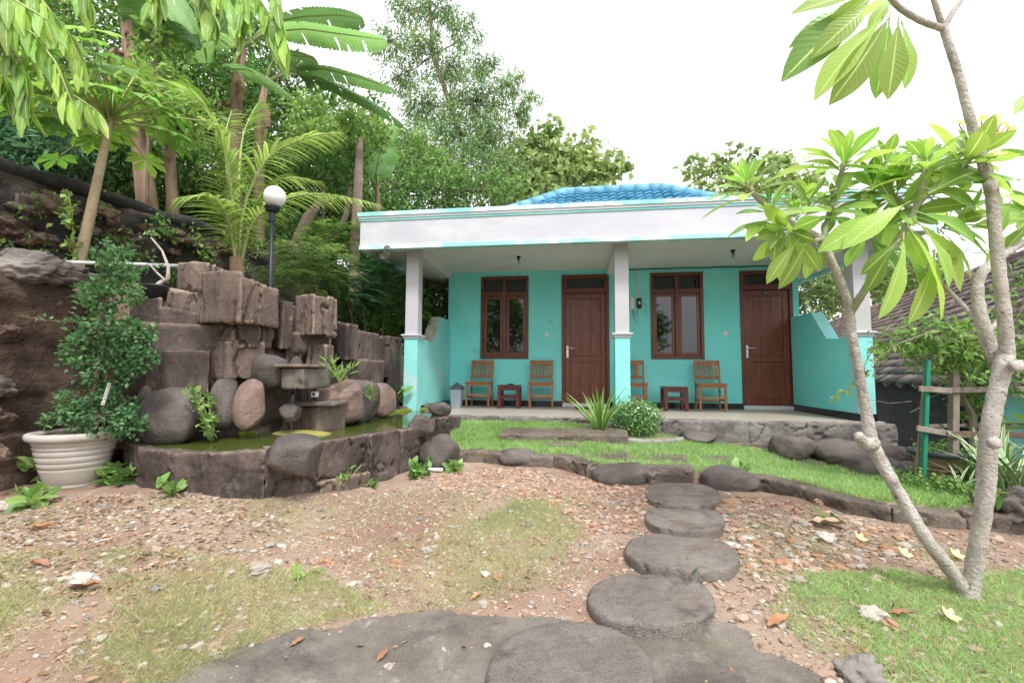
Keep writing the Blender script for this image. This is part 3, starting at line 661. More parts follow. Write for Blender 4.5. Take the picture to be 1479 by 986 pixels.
WST = mat('wall_stone', (.15, .10, .078), (.26, .18, .14), 5, .95, .8, 30, layers=[((.06, .045, .04), 5, .5, .66, .9)], bdist=.012)
WST2 = mat('wall_stone_grey', (.11, .09, .078), (.22, .185, .16), 5, .95, .8, 30, layers=[((.05, .04, .035), 5, .5, .66, .9)], bdist=.012)
# ---- lower rock bank behind the planter (left) and the backing of the waterfall
bank = thing('rubble_bank', 'dark brown rubble bank behind the big white planter at the left edge', 'stone wall', (-3.7, 3.3, .3))
m = strip(xL, .3, 3.85, lambda y: H0(xL(y)+.6, y)-.25, lambda y: 1.98-.16*sm(3.3, 3.8, y), .11, 41, blocky=.8); obj('bank_face', m, RUBBLE, bank, smooth=True, recalc=False)
for k, (px, py, d, r) in enumerate([(20, 560, 3.1, .13), (60, 590, 3.4, .10), (95, 585, 3.55, .08), (12, 610, 3.0, .12), (80, 500, 3.5, .11), (25, 480, 3.15, .13), (15, 655, 2.95, .10)]):
    m = MB(); blob(m, at(px, py, d+.12)-Vector((.10, -.02, 0)), (r*.5, r*.7, r*.55), 50+k, .7, 1.8, 4, fine=.15); obj('embedded_stone', m, (WST2, RUBBLE, WST, RUBBLE)[k % 4], bank, smooth=True, recalc=False)
lim = MB(); blob(lim, at(42, 388, 3.45), (.30, .20, .13), 61, .5, 2.2, 5, fine=.12); blob(lim, at(95, 402, 3.55), (.15, .15, .06), 62, .5, 2.4, 4, fine=.1)
tag(obj('limestone_rock', lim, LIME, smooth=True, recalc=False), 'pitted grey limestone rock on top of the brown bank at the left edge', 'rock')

wf = thing('rock_waterfall', 'artificial waterfall of carved brown rock columns and round boulders behind the pond', 'rock wall', (-2.6, 4.4, .5))
m = strip(xL, 3.85, 9.0, lambda y: H0(xL(y)+.6, y)-.25, lambda y: 1.66+0*y-.12*sm(5.5, 7.5, y), .10, 43, out=.33, blocky=.9)
obj('rock_backing', m, ROCK, wf, smooth=True, recalc=False)
def blk(pl, yt, yb, dref, m=ROCK, name='rock_column', back=.5, amp=.024, seed=0, vox=.018, tilt=0, par=None):
    pl = [(pl[0][0]-2.5, pl[0][1])]+list(pl[1:-1])+[(pl[-1][0]+2.5, pl[-1][1])]
    pts = plan(pl); d2 = max(p[1] for p in pl)+back
    z1 = zat(pl[0][0], yt, dref); z0 = zat(pl[0][0], yb, dref)
    a = plan([(pl[-1][0]-3, d2), (pl[0][0]+3, d2)])
    b = MB(); b.prism(pts+a, z0, z1)
    if tilt:
        v = b.V[0]; v[:, 2] += tilt*(v[:, 0]-v[:, 0].min())*(v[:, 2] > (z0+z1)/2)
    q = rough(b, vox, amp, 5, seed, 2.2); return obj(name, q, m, par or wf, smooth=True, recalc=False)
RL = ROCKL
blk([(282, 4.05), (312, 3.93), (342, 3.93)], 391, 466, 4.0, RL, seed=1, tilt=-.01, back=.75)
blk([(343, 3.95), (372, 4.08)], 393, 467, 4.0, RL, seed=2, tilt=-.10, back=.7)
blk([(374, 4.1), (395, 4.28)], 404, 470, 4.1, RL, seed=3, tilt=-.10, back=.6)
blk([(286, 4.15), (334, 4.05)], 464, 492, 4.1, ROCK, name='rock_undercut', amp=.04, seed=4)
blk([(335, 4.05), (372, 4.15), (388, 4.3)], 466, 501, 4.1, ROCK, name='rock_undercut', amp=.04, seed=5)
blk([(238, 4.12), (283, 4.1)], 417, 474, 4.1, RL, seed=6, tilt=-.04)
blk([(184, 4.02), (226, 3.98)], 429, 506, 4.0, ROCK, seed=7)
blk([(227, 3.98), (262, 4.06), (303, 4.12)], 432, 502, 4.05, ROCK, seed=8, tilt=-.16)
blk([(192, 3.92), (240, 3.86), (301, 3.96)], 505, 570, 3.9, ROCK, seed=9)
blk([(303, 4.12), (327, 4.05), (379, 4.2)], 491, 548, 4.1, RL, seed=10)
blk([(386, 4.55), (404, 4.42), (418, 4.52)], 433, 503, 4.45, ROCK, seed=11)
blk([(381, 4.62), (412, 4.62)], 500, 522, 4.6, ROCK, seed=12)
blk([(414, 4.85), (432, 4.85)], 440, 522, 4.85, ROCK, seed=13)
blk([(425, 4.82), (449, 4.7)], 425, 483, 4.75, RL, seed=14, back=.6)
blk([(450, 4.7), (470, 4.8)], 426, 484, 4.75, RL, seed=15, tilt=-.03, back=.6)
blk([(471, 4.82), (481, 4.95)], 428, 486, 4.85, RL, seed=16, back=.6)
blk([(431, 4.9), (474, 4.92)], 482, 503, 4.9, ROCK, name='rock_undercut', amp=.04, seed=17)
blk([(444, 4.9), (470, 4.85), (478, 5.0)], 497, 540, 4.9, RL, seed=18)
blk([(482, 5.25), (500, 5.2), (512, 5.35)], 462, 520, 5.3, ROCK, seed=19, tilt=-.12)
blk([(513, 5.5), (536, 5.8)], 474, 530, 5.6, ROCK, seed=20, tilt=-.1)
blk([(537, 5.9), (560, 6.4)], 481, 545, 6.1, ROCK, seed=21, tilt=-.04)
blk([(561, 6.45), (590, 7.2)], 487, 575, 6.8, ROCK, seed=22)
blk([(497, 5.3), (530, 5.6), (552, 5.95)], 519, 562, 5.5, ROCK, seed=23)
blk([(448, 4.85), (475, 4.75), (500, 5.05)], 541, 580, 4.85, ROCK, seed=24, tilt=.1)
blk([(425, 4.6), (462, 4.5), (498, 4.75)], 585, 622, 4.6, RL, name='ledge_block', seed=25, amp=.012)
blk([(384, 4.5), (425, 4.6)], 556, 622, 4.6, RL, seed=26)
def bld(x0, x1, y0, y1, d, m=BOULD, seed=0, par=wf, amp=.09, dep=1.0, name='boulder', sub=4):
    c = at((x0+x1)/2, (y0+y1)/2, d); rx = (x1-x0)/2/F_PX*d/(1+(((x0+x1)/2-739.5)/F_PX)**2*dep**2)**.5; rz = (y1-y0)/2/F_PX*d
    b = MB(); blob(b, c, (rx*1.03, rx*dep, rz*1.03), seed, amp, 1.6, sub, flat=.35, fine=.03); return obj(name, b, m, par, smooth=True, recalc=False)
bld(190, 228, 563, 640, 3.72, BOULD, 70); bld(206, 293, 566, 640, 3.78, BOULD, 272, amp=.06)
bld(303, 346, 552, 612, 4.0, BOULD, 273, amp=.05); bld(340, 384, 551, 618, 3.98, PINKB, 271, amp=.05)
bld(365, 418, 514, 561, 4.25, BOULD, 74, amp=.12); bld(402, 433, 582, 607, 4.25, BOULD, 75, amp=.1)
bld(452, 520, 549, 615, 4.9, PINKB, 76, amp=.14); bld(500, 545, 547, 606, 5.3, BOULD, 77); bld(530, 570, 556, 598, 5.8, PINKB, 78)
bld(418, 436, 514, 540, 4.5, BOULD, 79)
m = MB(); a0 = at(408, 527, 4.15); b0_ = at(446, 527, 4.15)
sx = MB(); sx.prism([(a0.x, 4.12), (b0_.x, 4.05), (b0_.x+.02, 4.6), (a0.x, 4.6)], zat(430, 562, 4.1), zat(430, 530, 4.1)); obj('water_spout', rough(sx, .02, .012, 6, 31), mat('weathered_cement', (.20, .18, .15), (.11, .10, .085), 4, .9, .5, 30), wf, smooth=True, recalc=False)
m = MB(); m.box(a0.x-.02, 4.04, zat(430, 530, 4.1), b0_.x+.03, 4.5, zat(430, 525.5, 4.1)); obj('spout_cap', m, mat('spout_cap', (.30, .23, .17), (.16, .13, .10), 9), wf, bevel=.006)
m = MB(); m.box(at(428, 586, 4.4).x, 4.38, zat(460, 586, 4.4), at(484, 586, 4.4).x, 4.8, zat(460, 581, 4.4)); obj('ledge_slab', m, mat('ledge', (.22, .19, .165), (.12, .10, .09), 8, .8), wf, bevel=.008)
sk_ = MB(); c = at(455, 569, 4.45); sk_.box(c.x-.03, 4.42, c.z-.028, c.x+.03, 4.47, c.z+.028); so_ = tag(obj('socket_box', sk_, PLAST, bevel=.008), 'small white electrical socket box on the rock ledge above the pond', 'socket')
s2 = MB(); s2.tube([(c.x, 4.415, c.z), (c.x, 4.4195, c.z)], .013, 12); s2 = obj('socket_hole', s2, mat('hole_dark', (.05, .05, .05)), so_)

# ---- pond
ZR, ZW = .69, .672
def onz(px, py, z):
    r = ray(px, py); d = (z-CAMZ)/r.z; return (r.x*d, d)
RIM = [onz(px, py, ZR) for px, py in ((168, 625), (182, 640), (205, 647), (250, 651), (320, 653), (385, 649), (462, 640), (535, 629), (580, 621), (612, 616), (622, 610), (630, 603), (666, 599))]
pond = thing('pond_wall', 'curved dark stone rim wall of the garden pond with boulders set in it', 'pond', (-2, 3.6, .3))
inner_ = []
for i, (x, y) in enumerate(RIM):
    a = Vector(RIM[max(i-1, 0)]); b = Vector(RIM[min(i+1, len(RIM)-1)]); t = (b-a).normalized(); inner_.append((x-t.y*.10, y+t.x*.10))
for i in range(len(RIM)-1):
    if i in (5, 6, 7): continue
    z0 = min(hz(*RIM[i]), hz(*RIM[i+1]))-.12
    b = MB(); b.prism([RIM[i], RIM[i+1], inner_[i+1], inner_[i]], z0, ZR)
    if i == 0: wb = b
    else: wb.V.append(b.V[0]); wb.A.append(b.A[0]); wb.F += [f+wb.n for f in b.F]; wb.n += b.n
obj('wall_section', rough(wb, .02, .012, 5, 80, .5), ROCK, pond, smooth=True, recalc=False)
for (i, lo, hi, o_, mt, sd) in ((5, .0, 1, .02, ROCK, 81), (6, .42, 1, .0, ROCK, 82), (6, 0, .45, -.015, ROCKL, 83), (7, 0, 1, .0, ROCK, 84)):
    a, b = RIM[i], RIM[i+1]; z0 = min(hz(*a), hz(*b))-.12; zt = ZR-z0
    s_ = MB(); t = (Vector(b)-Vector(a)).normalized(); n_ = Vector((t.y, -t.x))*(-o_)
    s_.prism([(a[0]+n_.x, a[1]+n_.y), (b[0]+n_.x, b[1]+n_.y), inner_[i+1], inner_[i]], z0+zt*lo, z0+zt*hi if hi < 1 else ZR+.012)
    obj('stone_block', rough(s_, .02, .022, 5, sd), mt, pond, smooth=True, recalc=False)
bld(387, 463, 631, 683, 3.38, BOULD, 85, pond, .1, .8); bld(587, 626, 601, 632, 4.75, BOULD, 86, pond, .1, .9); 
bld(610, 659, 630, 678, 4.75, BOULD, 87, pond, .08, .9); bld(622, 650, 581, 600, 6.35, BOULD, 88, pond, .1)
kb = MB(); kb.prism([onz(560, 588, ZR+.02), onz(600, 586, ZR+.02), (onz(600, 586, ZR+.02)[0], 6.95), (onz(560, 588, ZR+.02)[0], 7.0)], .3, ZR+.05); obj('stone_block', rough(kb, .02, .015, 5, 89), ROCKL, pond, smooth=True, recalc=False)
kb = MB(); a = onz(601, 587, ZR+.02); b = onz(622, 587, ZR+.02); kb.prism([a, b, (b[0], a[1]+.3), (a[0], a[1]+.3)], .3, ZR+.06); obj('stone_block', rough(kb, .02, .015, 5, 90), BOULD, pond, smooth=True, recalc=False)
WATER = bpy.data.materials.new('pond_water'); WATER.use_nodes = True
_b = WATER.node_tree.nodes['Principled BSDF']; _b.inputs['Base Color'].default_value = (.075, .10, .02, 1); _b.inputs['Roughness'].default_value = .04; _b.inputs['Specular IOR Level'].default_value = .7
_n = WATER.node_tree.nodes.new('ShaderNodeTexNoise'); _n.inputs['Scale'].default_value = 2.5; _bp = WATER.node_tree.nodes.new('ShaderNodeBump'); _bp.inputs['Strength'].default_value = .06
WATER.node_tree.links.new(_n.outputs[0], _bp.inputs['Height']); WATER.node_tree.links.new(_bp.outputs[0], _b.inputs['Normal'])
wp = [(x*.98, y+.05) for x, y in inner_]
m = MB(); poly = [(-3.45, 3.9), (-3.2, 3.45)]+[inner_[i] for i in range(2, 12)]+[(-.95, 6.55), (-1.4, 7.0), (-2.0, 7.1), (-2.1, 6.0), (-2.25, 5.2), (-2.5, 4.7), (-2.9, 4.25)]
n = len(poly); m.V = [np.array([(x, y, ZW) for x, y in poly])]; m.F = [np.array([list(range(n))])]; m.A = [np.zeros(n)]; m.n = n
wo_ = obj('water', m, WATER); wo_['kind'] = 'structure'
m = MB()
for a, b in zip([(300, 620), (350, 628), (420, 617), (470, 611), (525, 600), (570, 595)], [(350, 628), (420, 617), (470, 611), (525, 600), (570, 595), (612, 591)]):
    p = Vector((*onz(a[0], a[1], ZW), ZW+.012)); q = Vector((*onz(b[0], b[1], ZW), ZW+.012)); m.bar(p+Vector((0, .03, 0)), q+Vector((0, .03, 0)), .09, .035)
obj('moss_edge', m, MOSS, pond)
b = MB(); c = onz(440, 626, ZW); blob(b, (c[0], c[1], ZW-.02), (.28, .14, .05), 91, .2, 1.5, 3); tag(obj('algae_stone', b, mat('yellow_algae', (.34, .30, .05), (.26, .25, .10), 9, .9), smooth=True, recalc=False), 'flat stone covered in yellow algae lying in the pond water', 'stone')
b = MB(); c = onz(470, 617, ZW); blob(b, (c[0], c[1], ZW), (.13, .08, .05), 92, .3, 1.8, 3); tag(obj('pond_stone', b, LIME, smooth=True, recalc=False), 'pale grey stone poking out of the pond behind the algae stone', 'stone')

RUBW = mat('mossy_dark_wall', (.035, .032, .030), (.10, .09, .08), 2.6, .95, 1, 30, layers=[((.20, .155, .13), 3.4, .58, .72, .6), ((.012, .012, .012), 2.0, .50, .68, .9), ((.36, .32, .28), 8, .64, .76, .6), ((.10, .15, .03), 2.4, .56, .70, .75)], bdist=.04, edge=(.24, .19, .16), cav=.8)
# ---- upper retaining wall
rw = thing('retaining_wall', 'old rubble retaining wall with a blackened sloping top below the banana plants', 'stone wall', (-4.8, 6, 2))
m = strip(xR, 1.0, 12.5, lambda y: 1.6+0*y, lambda y: 3.32+.03*np.sin(y*3), .065, 45, blocky=.7); obj('wall_face', m, RUBW, rw, smooth=True, recalc=False)
ys = np.arange(1.0, 12.4, .1); m = MB()
pts = [(float(xR(y))+.06, y, 3.32+.02*math.sin(y*5)) for y in ys]; m.tube([(p_[0]+.03, p_[1], p_[2]+.03) for p_ in pts], [.085+.012*math.sin(y*9) for y in ys], 8, rough=.15); obj('wall_cap', m, mat('black_cap', (.018, .017, .018), (.04, .038, .036), 6, .85, .6, 30), rw, smooth=True)
for k, (px, py, r) in enumerate([(88, 293, .15), (45, 298, .13), (30, 335, .14), (40, 345, .10), (130, 330, .1), (170, 335, .12), (160, 310, .12), (200, 345, .08), (10, 325, .12), (110, 360, .1), (215, 330, .07), (255, 342, .1), (275, 350, .08), (70, 345, .08), (250, 365, .08), (180, 360, .1), (25, 300, .08), (300, 360, .09), (330, 360, .09), (370, 365, .1)]):
    r_ = ray(px, py); d = 4.5
    for d in np.arange(3, 12, .05):
        if r_.x*d > xR(d)+.16 : continue
        break
    d = next((float(d) for d in np.arange(3, 12, .03) if r_.x*d < -99), None) or max([float(d) for d in np.arange(2.5, 12, .03) if r_.x*d < xR(d)+.16][:1] or [6])
    m = MB(); blob(m, at(px, py, d)-Vector((.03, 0, 0)), (.10, r*1.2, r*.75), 100+k, .9, 1.9, 4, fine=.22); obj('embedded_stone', m, (WST, WST2, RUBBLE)[k % 3], rw, smooth=True, recalc=False)
cr_ = thing('wall_creeper', 'light green creeper climbing the wall beside the papaya trunk', 'creeper', tuple(at(108, 380, 4.55)))
m = MB(); f = MB(); W = [at(108, 385, 4.5), at(106, 350, 4.5), at(104, 310, 4.5), at(98, 275, 4.5)]; m.tube(W, .005, 5); obj('stem', m, MOSS, cr_)
_pts = np.array([tuple(W[0].lerp(W[-1], RNG.random())+Vector(RNG.normal(size=3)*np.array([.04, .03, .03]))) for _ in range(70)])
CRE = (_pts, cr_)
# white pipe
pp = MB(); pp.tube([at(52, 378, 4.3), at(110, 379, 4.45), at(200, 381.5, 4.7), at(262, 384, 4.9)], .018, 10); tag(obj('water_pipe', pp, mat('white_pvc', (.55, .56, .62), rough=.35), smooth=True), 'long white plastic pipe running along the foot of the upper wall', 'pipe')
b = MB(); b.prism([(0, 0), (.2, -.05), (.34, .03), (.3, .26), (.05, .28)], 0, .28); b.V[0] = b.V[0]+np.array(tuple(at(255, 420, 4.5))); tag(obj('tree_stump', rough(b, .02, .03, 5, 120, 2), ROCKL, smooth=True, recalc=False), 'short weathered stump behind the tallest waterfall column', 'stump')

# ================================================================== KERB, STEPPING STONES, STEPS
kt = thing('lawn_kerb', 'curved rough stone kerb between the gravel yard and the lawn', 'kerb', (1.2, 4.9, .3))
def kseg(i, j, h=.12, wd=.2, seed=0, push=0):
    A = [KERB[k] for k in range(i, j+1)]; f_ = []; bk_ = []
    for k, p in enumerate(A):
        a = A[max(k-1, 0)]; b = A[min(k+1, len(A)-1)]; t = Vector((b.x-a.x, b.y-a.y)).normalized(); n_ = Vector((-t.y, t.x))
        f_.append((p.x-n_.x*push, p.y-n_.y*push)); bk_.append((p.x+n_.x*wd, p.y+n_.y*wd))
    z = np.mean([H0(np.array([p.x]), np.array([p.y]))[0] for p in A])
    b = MB(); n = len(A)
    for k in range(n-1):
        zz = [float(H0(np.array([A[q].x]), np.array([A[q].y]))[0]) for q in (k, k+1)]
        V_ = [(*f_[k], zz[0]-.1), (*f_[k+1], zz[1]-.1), (*bk_[k+1], zz[1]-.1), (*bk_[k], zz[0]-.1), (*f_[k], zz[0]+h), (*f_[k+1], zz[1]+h), (*bk_[k+1], zz[1]+h), (*bk_[k], zz[0]+h)]
        b.add(V_, [(3, 2, 1, 0), (4, 5, 6, 7), (0, 1, 5, 4), (1, 2, 6, 5), (2, 3, 7, 6), (3, 0, 4, 7)])
    obj('kerb_block', rough(b, .02, .014, 5, seed, .6), KERBM, kt, smooth=True, recalc=False)
kseg(0, 1, .13, .2, 1); kseg(1, 3, .11, .18, 11); kseg(3, 4, .13, .2, 2); kseg(4, 5, .10, .18, 3); kseg(6, 7, .12, .24, 4, .03); kseg(8, 10, .12, .2, 5); kseg(10, 12, .11, .2, 6); kseg(12, 14, .10, .2, 7); kseg(14, 16, .12, .25, 8)
for (x0, x1, y0, y1, i, sd) in ((722, 775, 650, 676, 2, 130), (860, 936, 668, 704, 5, 131), (1016, 1088, 676, 712, 8, 132)):
    d = KERB[i].y+.12; bld(x0, x1, y0, y1, d, BOULD, sd, kt, .08, .7)
def disc(px0, px1, yc, th, label, seed, ysq=None, group='stepping stones through the gravel', name='stepping_stone', ytop=None):
    """slab whose top ellipse spans px0..px1 and rows ytop..ybot in the photo"""
    y0, y1 = yc; g = gp((px0+px1)/2, min(y1+14, 1100)); zt = g.z+th; zt = max(zt, gp((px0+px1)/2, y0).z+.012)
    pts = []
    for k in range(28):
        an = 2*math.pi*k/28; u = math.cos(an); v = math.sin(an); e = .85
        X = (px0+px1)/2+(px1-px0)/2*math.copysign(abs(u)**e, u); Y = (y0+y1)/2+(y1-y0)/2*math.copysign(abs(v)**e, v)
        if ysq: Y += ysq*(X-(px0+px1)/2)
        pts.append(onz(X, Y, zt))
    b = MB(); b.prism(pts[::-1], zt-th-.08, zt)
    return tag(obj(name, rough(b, .016, .008, 6, seed, 1, .003), STEPM, smooth=True, recalc=False), label, 'stepping stone', group)
disc(931, 1041, (696, 730), .06, 'small oval stepping stone against the kerb, farthest up the path', 140, .05)
disc(931, 1046, (730, 765), .06, 'second stepping stone down from the kerb', 141, .06)
disc(903, 1069, (770, 822), .065, 'long oval stepping stone in the middle of the five', 142, .08)
disc(849, 1033, (826, 900), .07, 'nearly round stepping stone touching the edge of the concrete pad', 143, .04)
disc(701, 946, (895, 1080), .08, 'largest round stepping stone cut off by the bottom edge of the photo', 144, 0)
def step(px0, px1, y0, y1, th, label, seed, sk_=0):
    g = gp((px0+px1)/2, y1+th*70, H); zt = g.z+th
    P = [onz(px0+sk_, y0, zt), onz(px1, y0+1, zt), onz(px1+3, y1, zt), onz(px0, y1-1, zt)]
    b = MB(); b.prism(P[::-1], zt-th-.1, zt); return tag(obj('stone_slab', rough(b, .018, .012, 6, seed), KERBM, smooth=True, recalc=False), label, 'stone slab', 'flat slabs sunk in the lawn')
step(722, 905, 617, 627, .075, 'long stone step at the foot of the porch left of the flower bed', 150, 5)
step(790, 832, 636, 642, .035, 'small slab almost buried in the grass below the long porch step', 151)
step(835, 905, 651, 660, .035, 'flat slab in the lawn right of the buried one', 152, -8)
step(905, 990, 654, 664, .035, 'flat slab in the lawn below the flower bed', 153, -8)
step(920, 1000, 669, 679, .04, 'wide slab in the lawn just behind the kerb boulder', 154)
step(1010, 1052, 656, 663, .035, 'narrow slab in the grass right of the flower bed', 155)
step(1030, 1120, 632, 640, .05, 'low stone step below the right half of the porch', 156)
step(1150, 1225, 660, 668, .04, 'low slab in the grass in front of the dark boulders', 157)
rb = thing('rock_border', 'line of smooth dark boulders along the foot of the right half of the porch', 'rock border', (3.4, 5.9, .4))
for k, (x0, x1, y0, y1, d) in enumerate([(985, 1030, 622, 640, 6.15), (1108, 1172, 629, 662, 5.8), (1160, 1250, 636, 668, 5.7), (1235, 1300, 640, 680, 5.55), (1285, 1325, 646, 680, 5.6), (1210, 1300, 660, 690, 5.3), (1290, 1335, 666, 692, 5.2)]):
    bld(x0, x1, y0, y1, d, BOULD, 160+k, rb, .12, .9)
# flower bed rim
fb_ = thing('flower_bed', 'low half-round flower bed edged with pale mortar at the middle column', 'flower bed', tuple(gp(930, 630, H)))
rimp = [gp(x, y, H) for x, y in ((845, 628), (858, 634), (890, 638), (930, 641), (970, 640), (996, 634), (1003, 627))]
m = MB(); m.tube([p+Vector((0, 0, .02)) for p in rimp], .035, 10, rough=.3); obj('bed_rim', m, mat('pale_mortar', (.34, .33, .32), (.22, .21, .2), 8, .9, .6, 40), fb_, smooth=True)
m = MB(); n = len(rimp); bp_ = [(p.x, p.y, p.z+.03) for p in rimp]+[tuple(hw(.9, -.06, -.3)), tuple(hw(-.35, -.06, -.3))]; m.V = [np.array(bp_)]; m.F = [np.array([list(range(len(bp_)))])]; m.A = [np.zeros(len(bp_))]; m.n = len(bp_); obj('bed_soil', m, SOIL, fb_)
# ================================================================== FOLIAGE TOOLS
def tmpl_diamond(wd=.4, fold=.08):
    return np.array([(0, 0, 0), (wd/2, .45, fold), (0, 1, -.05), (-wd/2, .45, fold)]), np.array([(0, 1, 2), (0, 2, 3)])
def tmpl_blade(wd=.3, n=6, droop=.25, fold=.15, prof=None, wave=0, tip=.02):
    V = []; F = []
    for i in range(n+1):
        t = i/n; w_ = wd/2*(prof(t) if prof else math.sin(math.pi*min(t*.93+.05, 1))**.8)
        y = t; z = -droop*t*t; wv = wave*math.sin(t*17)
        V += [(-w_, y, z+fold*w_+wv), (0, y, z), (w_, y, z+fold*w_-wv)]
    for i in range(n):
        a = 3*i; F += [(a, a+1, a+4, a+3), (a+1, a+2, a+5, a+4)]
    return np.array(V, float), np.array(F)
def orient(D, N):
    D = D/np.linalg.norm(D, axis=1, keepdims=True); X = np.cross(D, N); l = np.linalg.norm(X, axis=1, keepdims=True)
    X = np.where(l < 1e-3, np.array([[1., 0, 0]]), X/np.maximum(l, 1e-6)); Z = np.cross(X, D); return X, D, Z
def leaves(mb, tm, P, D, N, S, A=None, uv=False):
    V, F = tm; X, Y, Z = orient(D, N); n = len(P); k = len(V)
    W = P[:, None]+S[:, None, None]*(V[None, :, :1]*X[:, None]+V[None, :, 1:2]*Y[:, None]+V[None, :, 2:]*Z[:, None])
    a = RNG.random(n) if A is None else A
    mb.V.append(W.reshape(-1, 3)); mb.F.append((F[None]+(np.arange(n)*k)[:, None, None]).reshape(-1, F.shape[1])+mb.n); mb.A.append(np.repeat(a, k)); mb.n += n*k
    if uv: mb.U = (mb.U or [])+[np.tile(np.stack([np.sign(V[:, 0])*(np.abs(V[:, 0]) > 1e-6), V[:, 1]], -1), (n, 1))]
    return mb
def rdir(n, up=0.):
    d = RNG.normal(size=(n, 3)); d[:, 2] += up; return d/np.linalg.norm(d, axis=1, keepdims=True)
def cloud(mb, c, r, n, size, tm, per=14, cr=.14, droop=-.2, shell=.5, vary=.4, twig=None, flat=1.0):
    """leaves in clumps through an ellipsoid"""
    k = max(1, n//per); c = np.array(tuple(c)); r = np.array(r, float)
    d = rdir(k); rad = shell+(1-shell)*RNG.random(k)**.5; rad *= .75+.5*vnoise(d*2.1+c[None], 3)
    C = c+d*rad[:, None]*r; ci = np.repeat(np.arange(k), per); m = len(ci)
    off = RNG.normal(size=(m, 3))*cr*np.mean(r); off[:, 2] *= flat
    P = C[ci]+off; D = rdir(m)*.8+d[ci]*.5; D[:, 2] += droop; N = rdir(m, 1.3)
    ca = vnoise(C*1.7+5, 8)
    A = np.clip(.6*ca[ci]+.5*RNG.random(m)-.05, 0, 1)
    leaves(mb, tm, P, D, N, size*(1-vary/2+vary*RNG.random(m)), A)
    if twig is not None:
        for q in range(0, k, max(1, k//40)): tr_ = min(.02, .016*float(np.mean(r))); twig.tube([tuple(c), tuple((c+C[q])/2+RNG.normal(size=3)*.05*min(1, float(np.mean(r)))), tuple(C[q])], [tr_, tr_*.6, tr_*.25], 4, caps=False)
    return mb
def lmat(name, a, b, rough=.45, trans=.35, layers=(), spec=.4): return mat(name, a, b, attr=2, rough=rough, trans=trans, layers=layers, spec=spec)
LF_DARK = lmat('leaf_dark_green', (.045, .125, .035), (.17, .32, .07))
LF_MID = lmat('leaf_green', (.075, .175, .045), (.23, .38, .11))
LF_LIGHT = lmat('leaf_light_green', (.14, .28, .07), (.30, .44, .13))
LF_GREY = lmat('leaf_grey_green', (.13, .24, .10), (.28, .40, .17), rough=.6, spec=.2)
LF_TEAK = lmat('leaf_teak', (.16, .27, .09), (.36, .43, .18), rough=.6, spec=.2, trans=.45)
LF_BLUE = lmat('leaf_bluish', (.04, .12, .06), (.12, .25, .12))
LF_VARI = lmat('leaf_fern', (.09, .17, .06), (.25, .35, .12))
LF_PLUM = mat('plumeria_leaf', (.20, .38, .08), (.38, .54, .13), attr=2, rough=.35, trans=.38, spec=.4, veins=95)
LF_BAN = lmat('banana_leaf', (.13, .27, .09), (.22, .38, .14), rough=.32, trans=.4, spec=.6, layers=[((.48, .27, .09), 2.2, .66, .76, .8)])
LF_PALM = lmat('palm_leaf', (.15, .28, .06), (.33, .45, .14), rough=.4, trans=.35)
GRASSM = lmat('grass_blade', (.22, .38, .11), (.38, .54, .22), rough=.6, trans=.3)
DRYG = lmat('dry_grass_blade', (.30, .34, .14), (.50, .50, .28), rough=.7, trans=.3)
BARK = mat('bark', (.16, .12, .09), (.28, .22, .17), 5, .9, .8, 30, layers=[((.08, .07, .06), 4, .55, .75, .7)], stretch=(1, 1, .4))
BARKP = mat('plumeria_bark', (.40, .37, .33), (.58, .55, .50), 6, .75, 1, 60, layers=[((.66, .64, .60), 30, .52, .64, .6), ((.24, .19, .14), 55, .62, .70, .5), ((.26, .21, .15), 5, .56, .75, .6), ((.62, .60, .55), 12, .58, .72, .7), ((.12, .09, .06), 18, .58, .70, .7)], bdist=.02)
BARKG = mat('plumeria_green_bark', (.20, .26, .14), (.30, .30, .22), 6, .7, .4, 50, bdist=.006)
BARKY = mat('pale_papaya_bark', (.36, .28, .18), (.46, .38, .27), 6, .85, .6, 50, layers=[((.22, .17, .11), 20, .58, .74, .6)])
DD = tmpl_diamond(.42); DN = tmpl_diamond(.22); DR = tmpl_diamond(.75, .12)
def px_r(r, d): return r/F_PX*d
def tree(name, label, cat, base, stem, blobs, lf, tm, size, n, group=None, bark=BARK, rad=(.12, .04), **kw):
    """stem: [(px,py,d)...] above base; blobs: [(px,py,d,rx_px,rz_px)]"""
    t = thing(name, label, cat, tuple(base), group=group)
    P = [Vector(base)-Vector((0, 0, .2))]+[at(*s) for s in stem]
    m = MB(); k = len(P); m.tube(P, [rad[0]+(rad[1]-rad[0])*i/(k-1) for i in range(k)], 8, rough=.12)
    tot = sum(b[3]*b[4] for b in blobs); f = MB()
    for b in blobs:
        c = at(b[0], b[1], b[2]); nn_ = int(n*b[3]*b[4]/tot); r = (px_r(b[3], b[2]), px_r((b[3]+b[4])/2, b[2]), px_r(b[4], b[2]))
        s = min(P[1:], key=lambda p: (p-c).length+max(0, p.z-c.z)*2)
        m.tube([s, s.lerp(c, .5)+Vector((0, 0, -.1)), c], [rad[1]*.8, rad[1]*.5, rad[1]*.25], 6)
        cloud(f, c, r, nn_, size, tm, twig=m, **kw)
    obj('trunk', m, bark, t, smooth=True, recalc=False); obj('crown', f, lf, t, recalc=False); return t
def on(px, d): r = ray(px, 540); return Vector((r.x*d, d, hgs(r.x*d, d)))

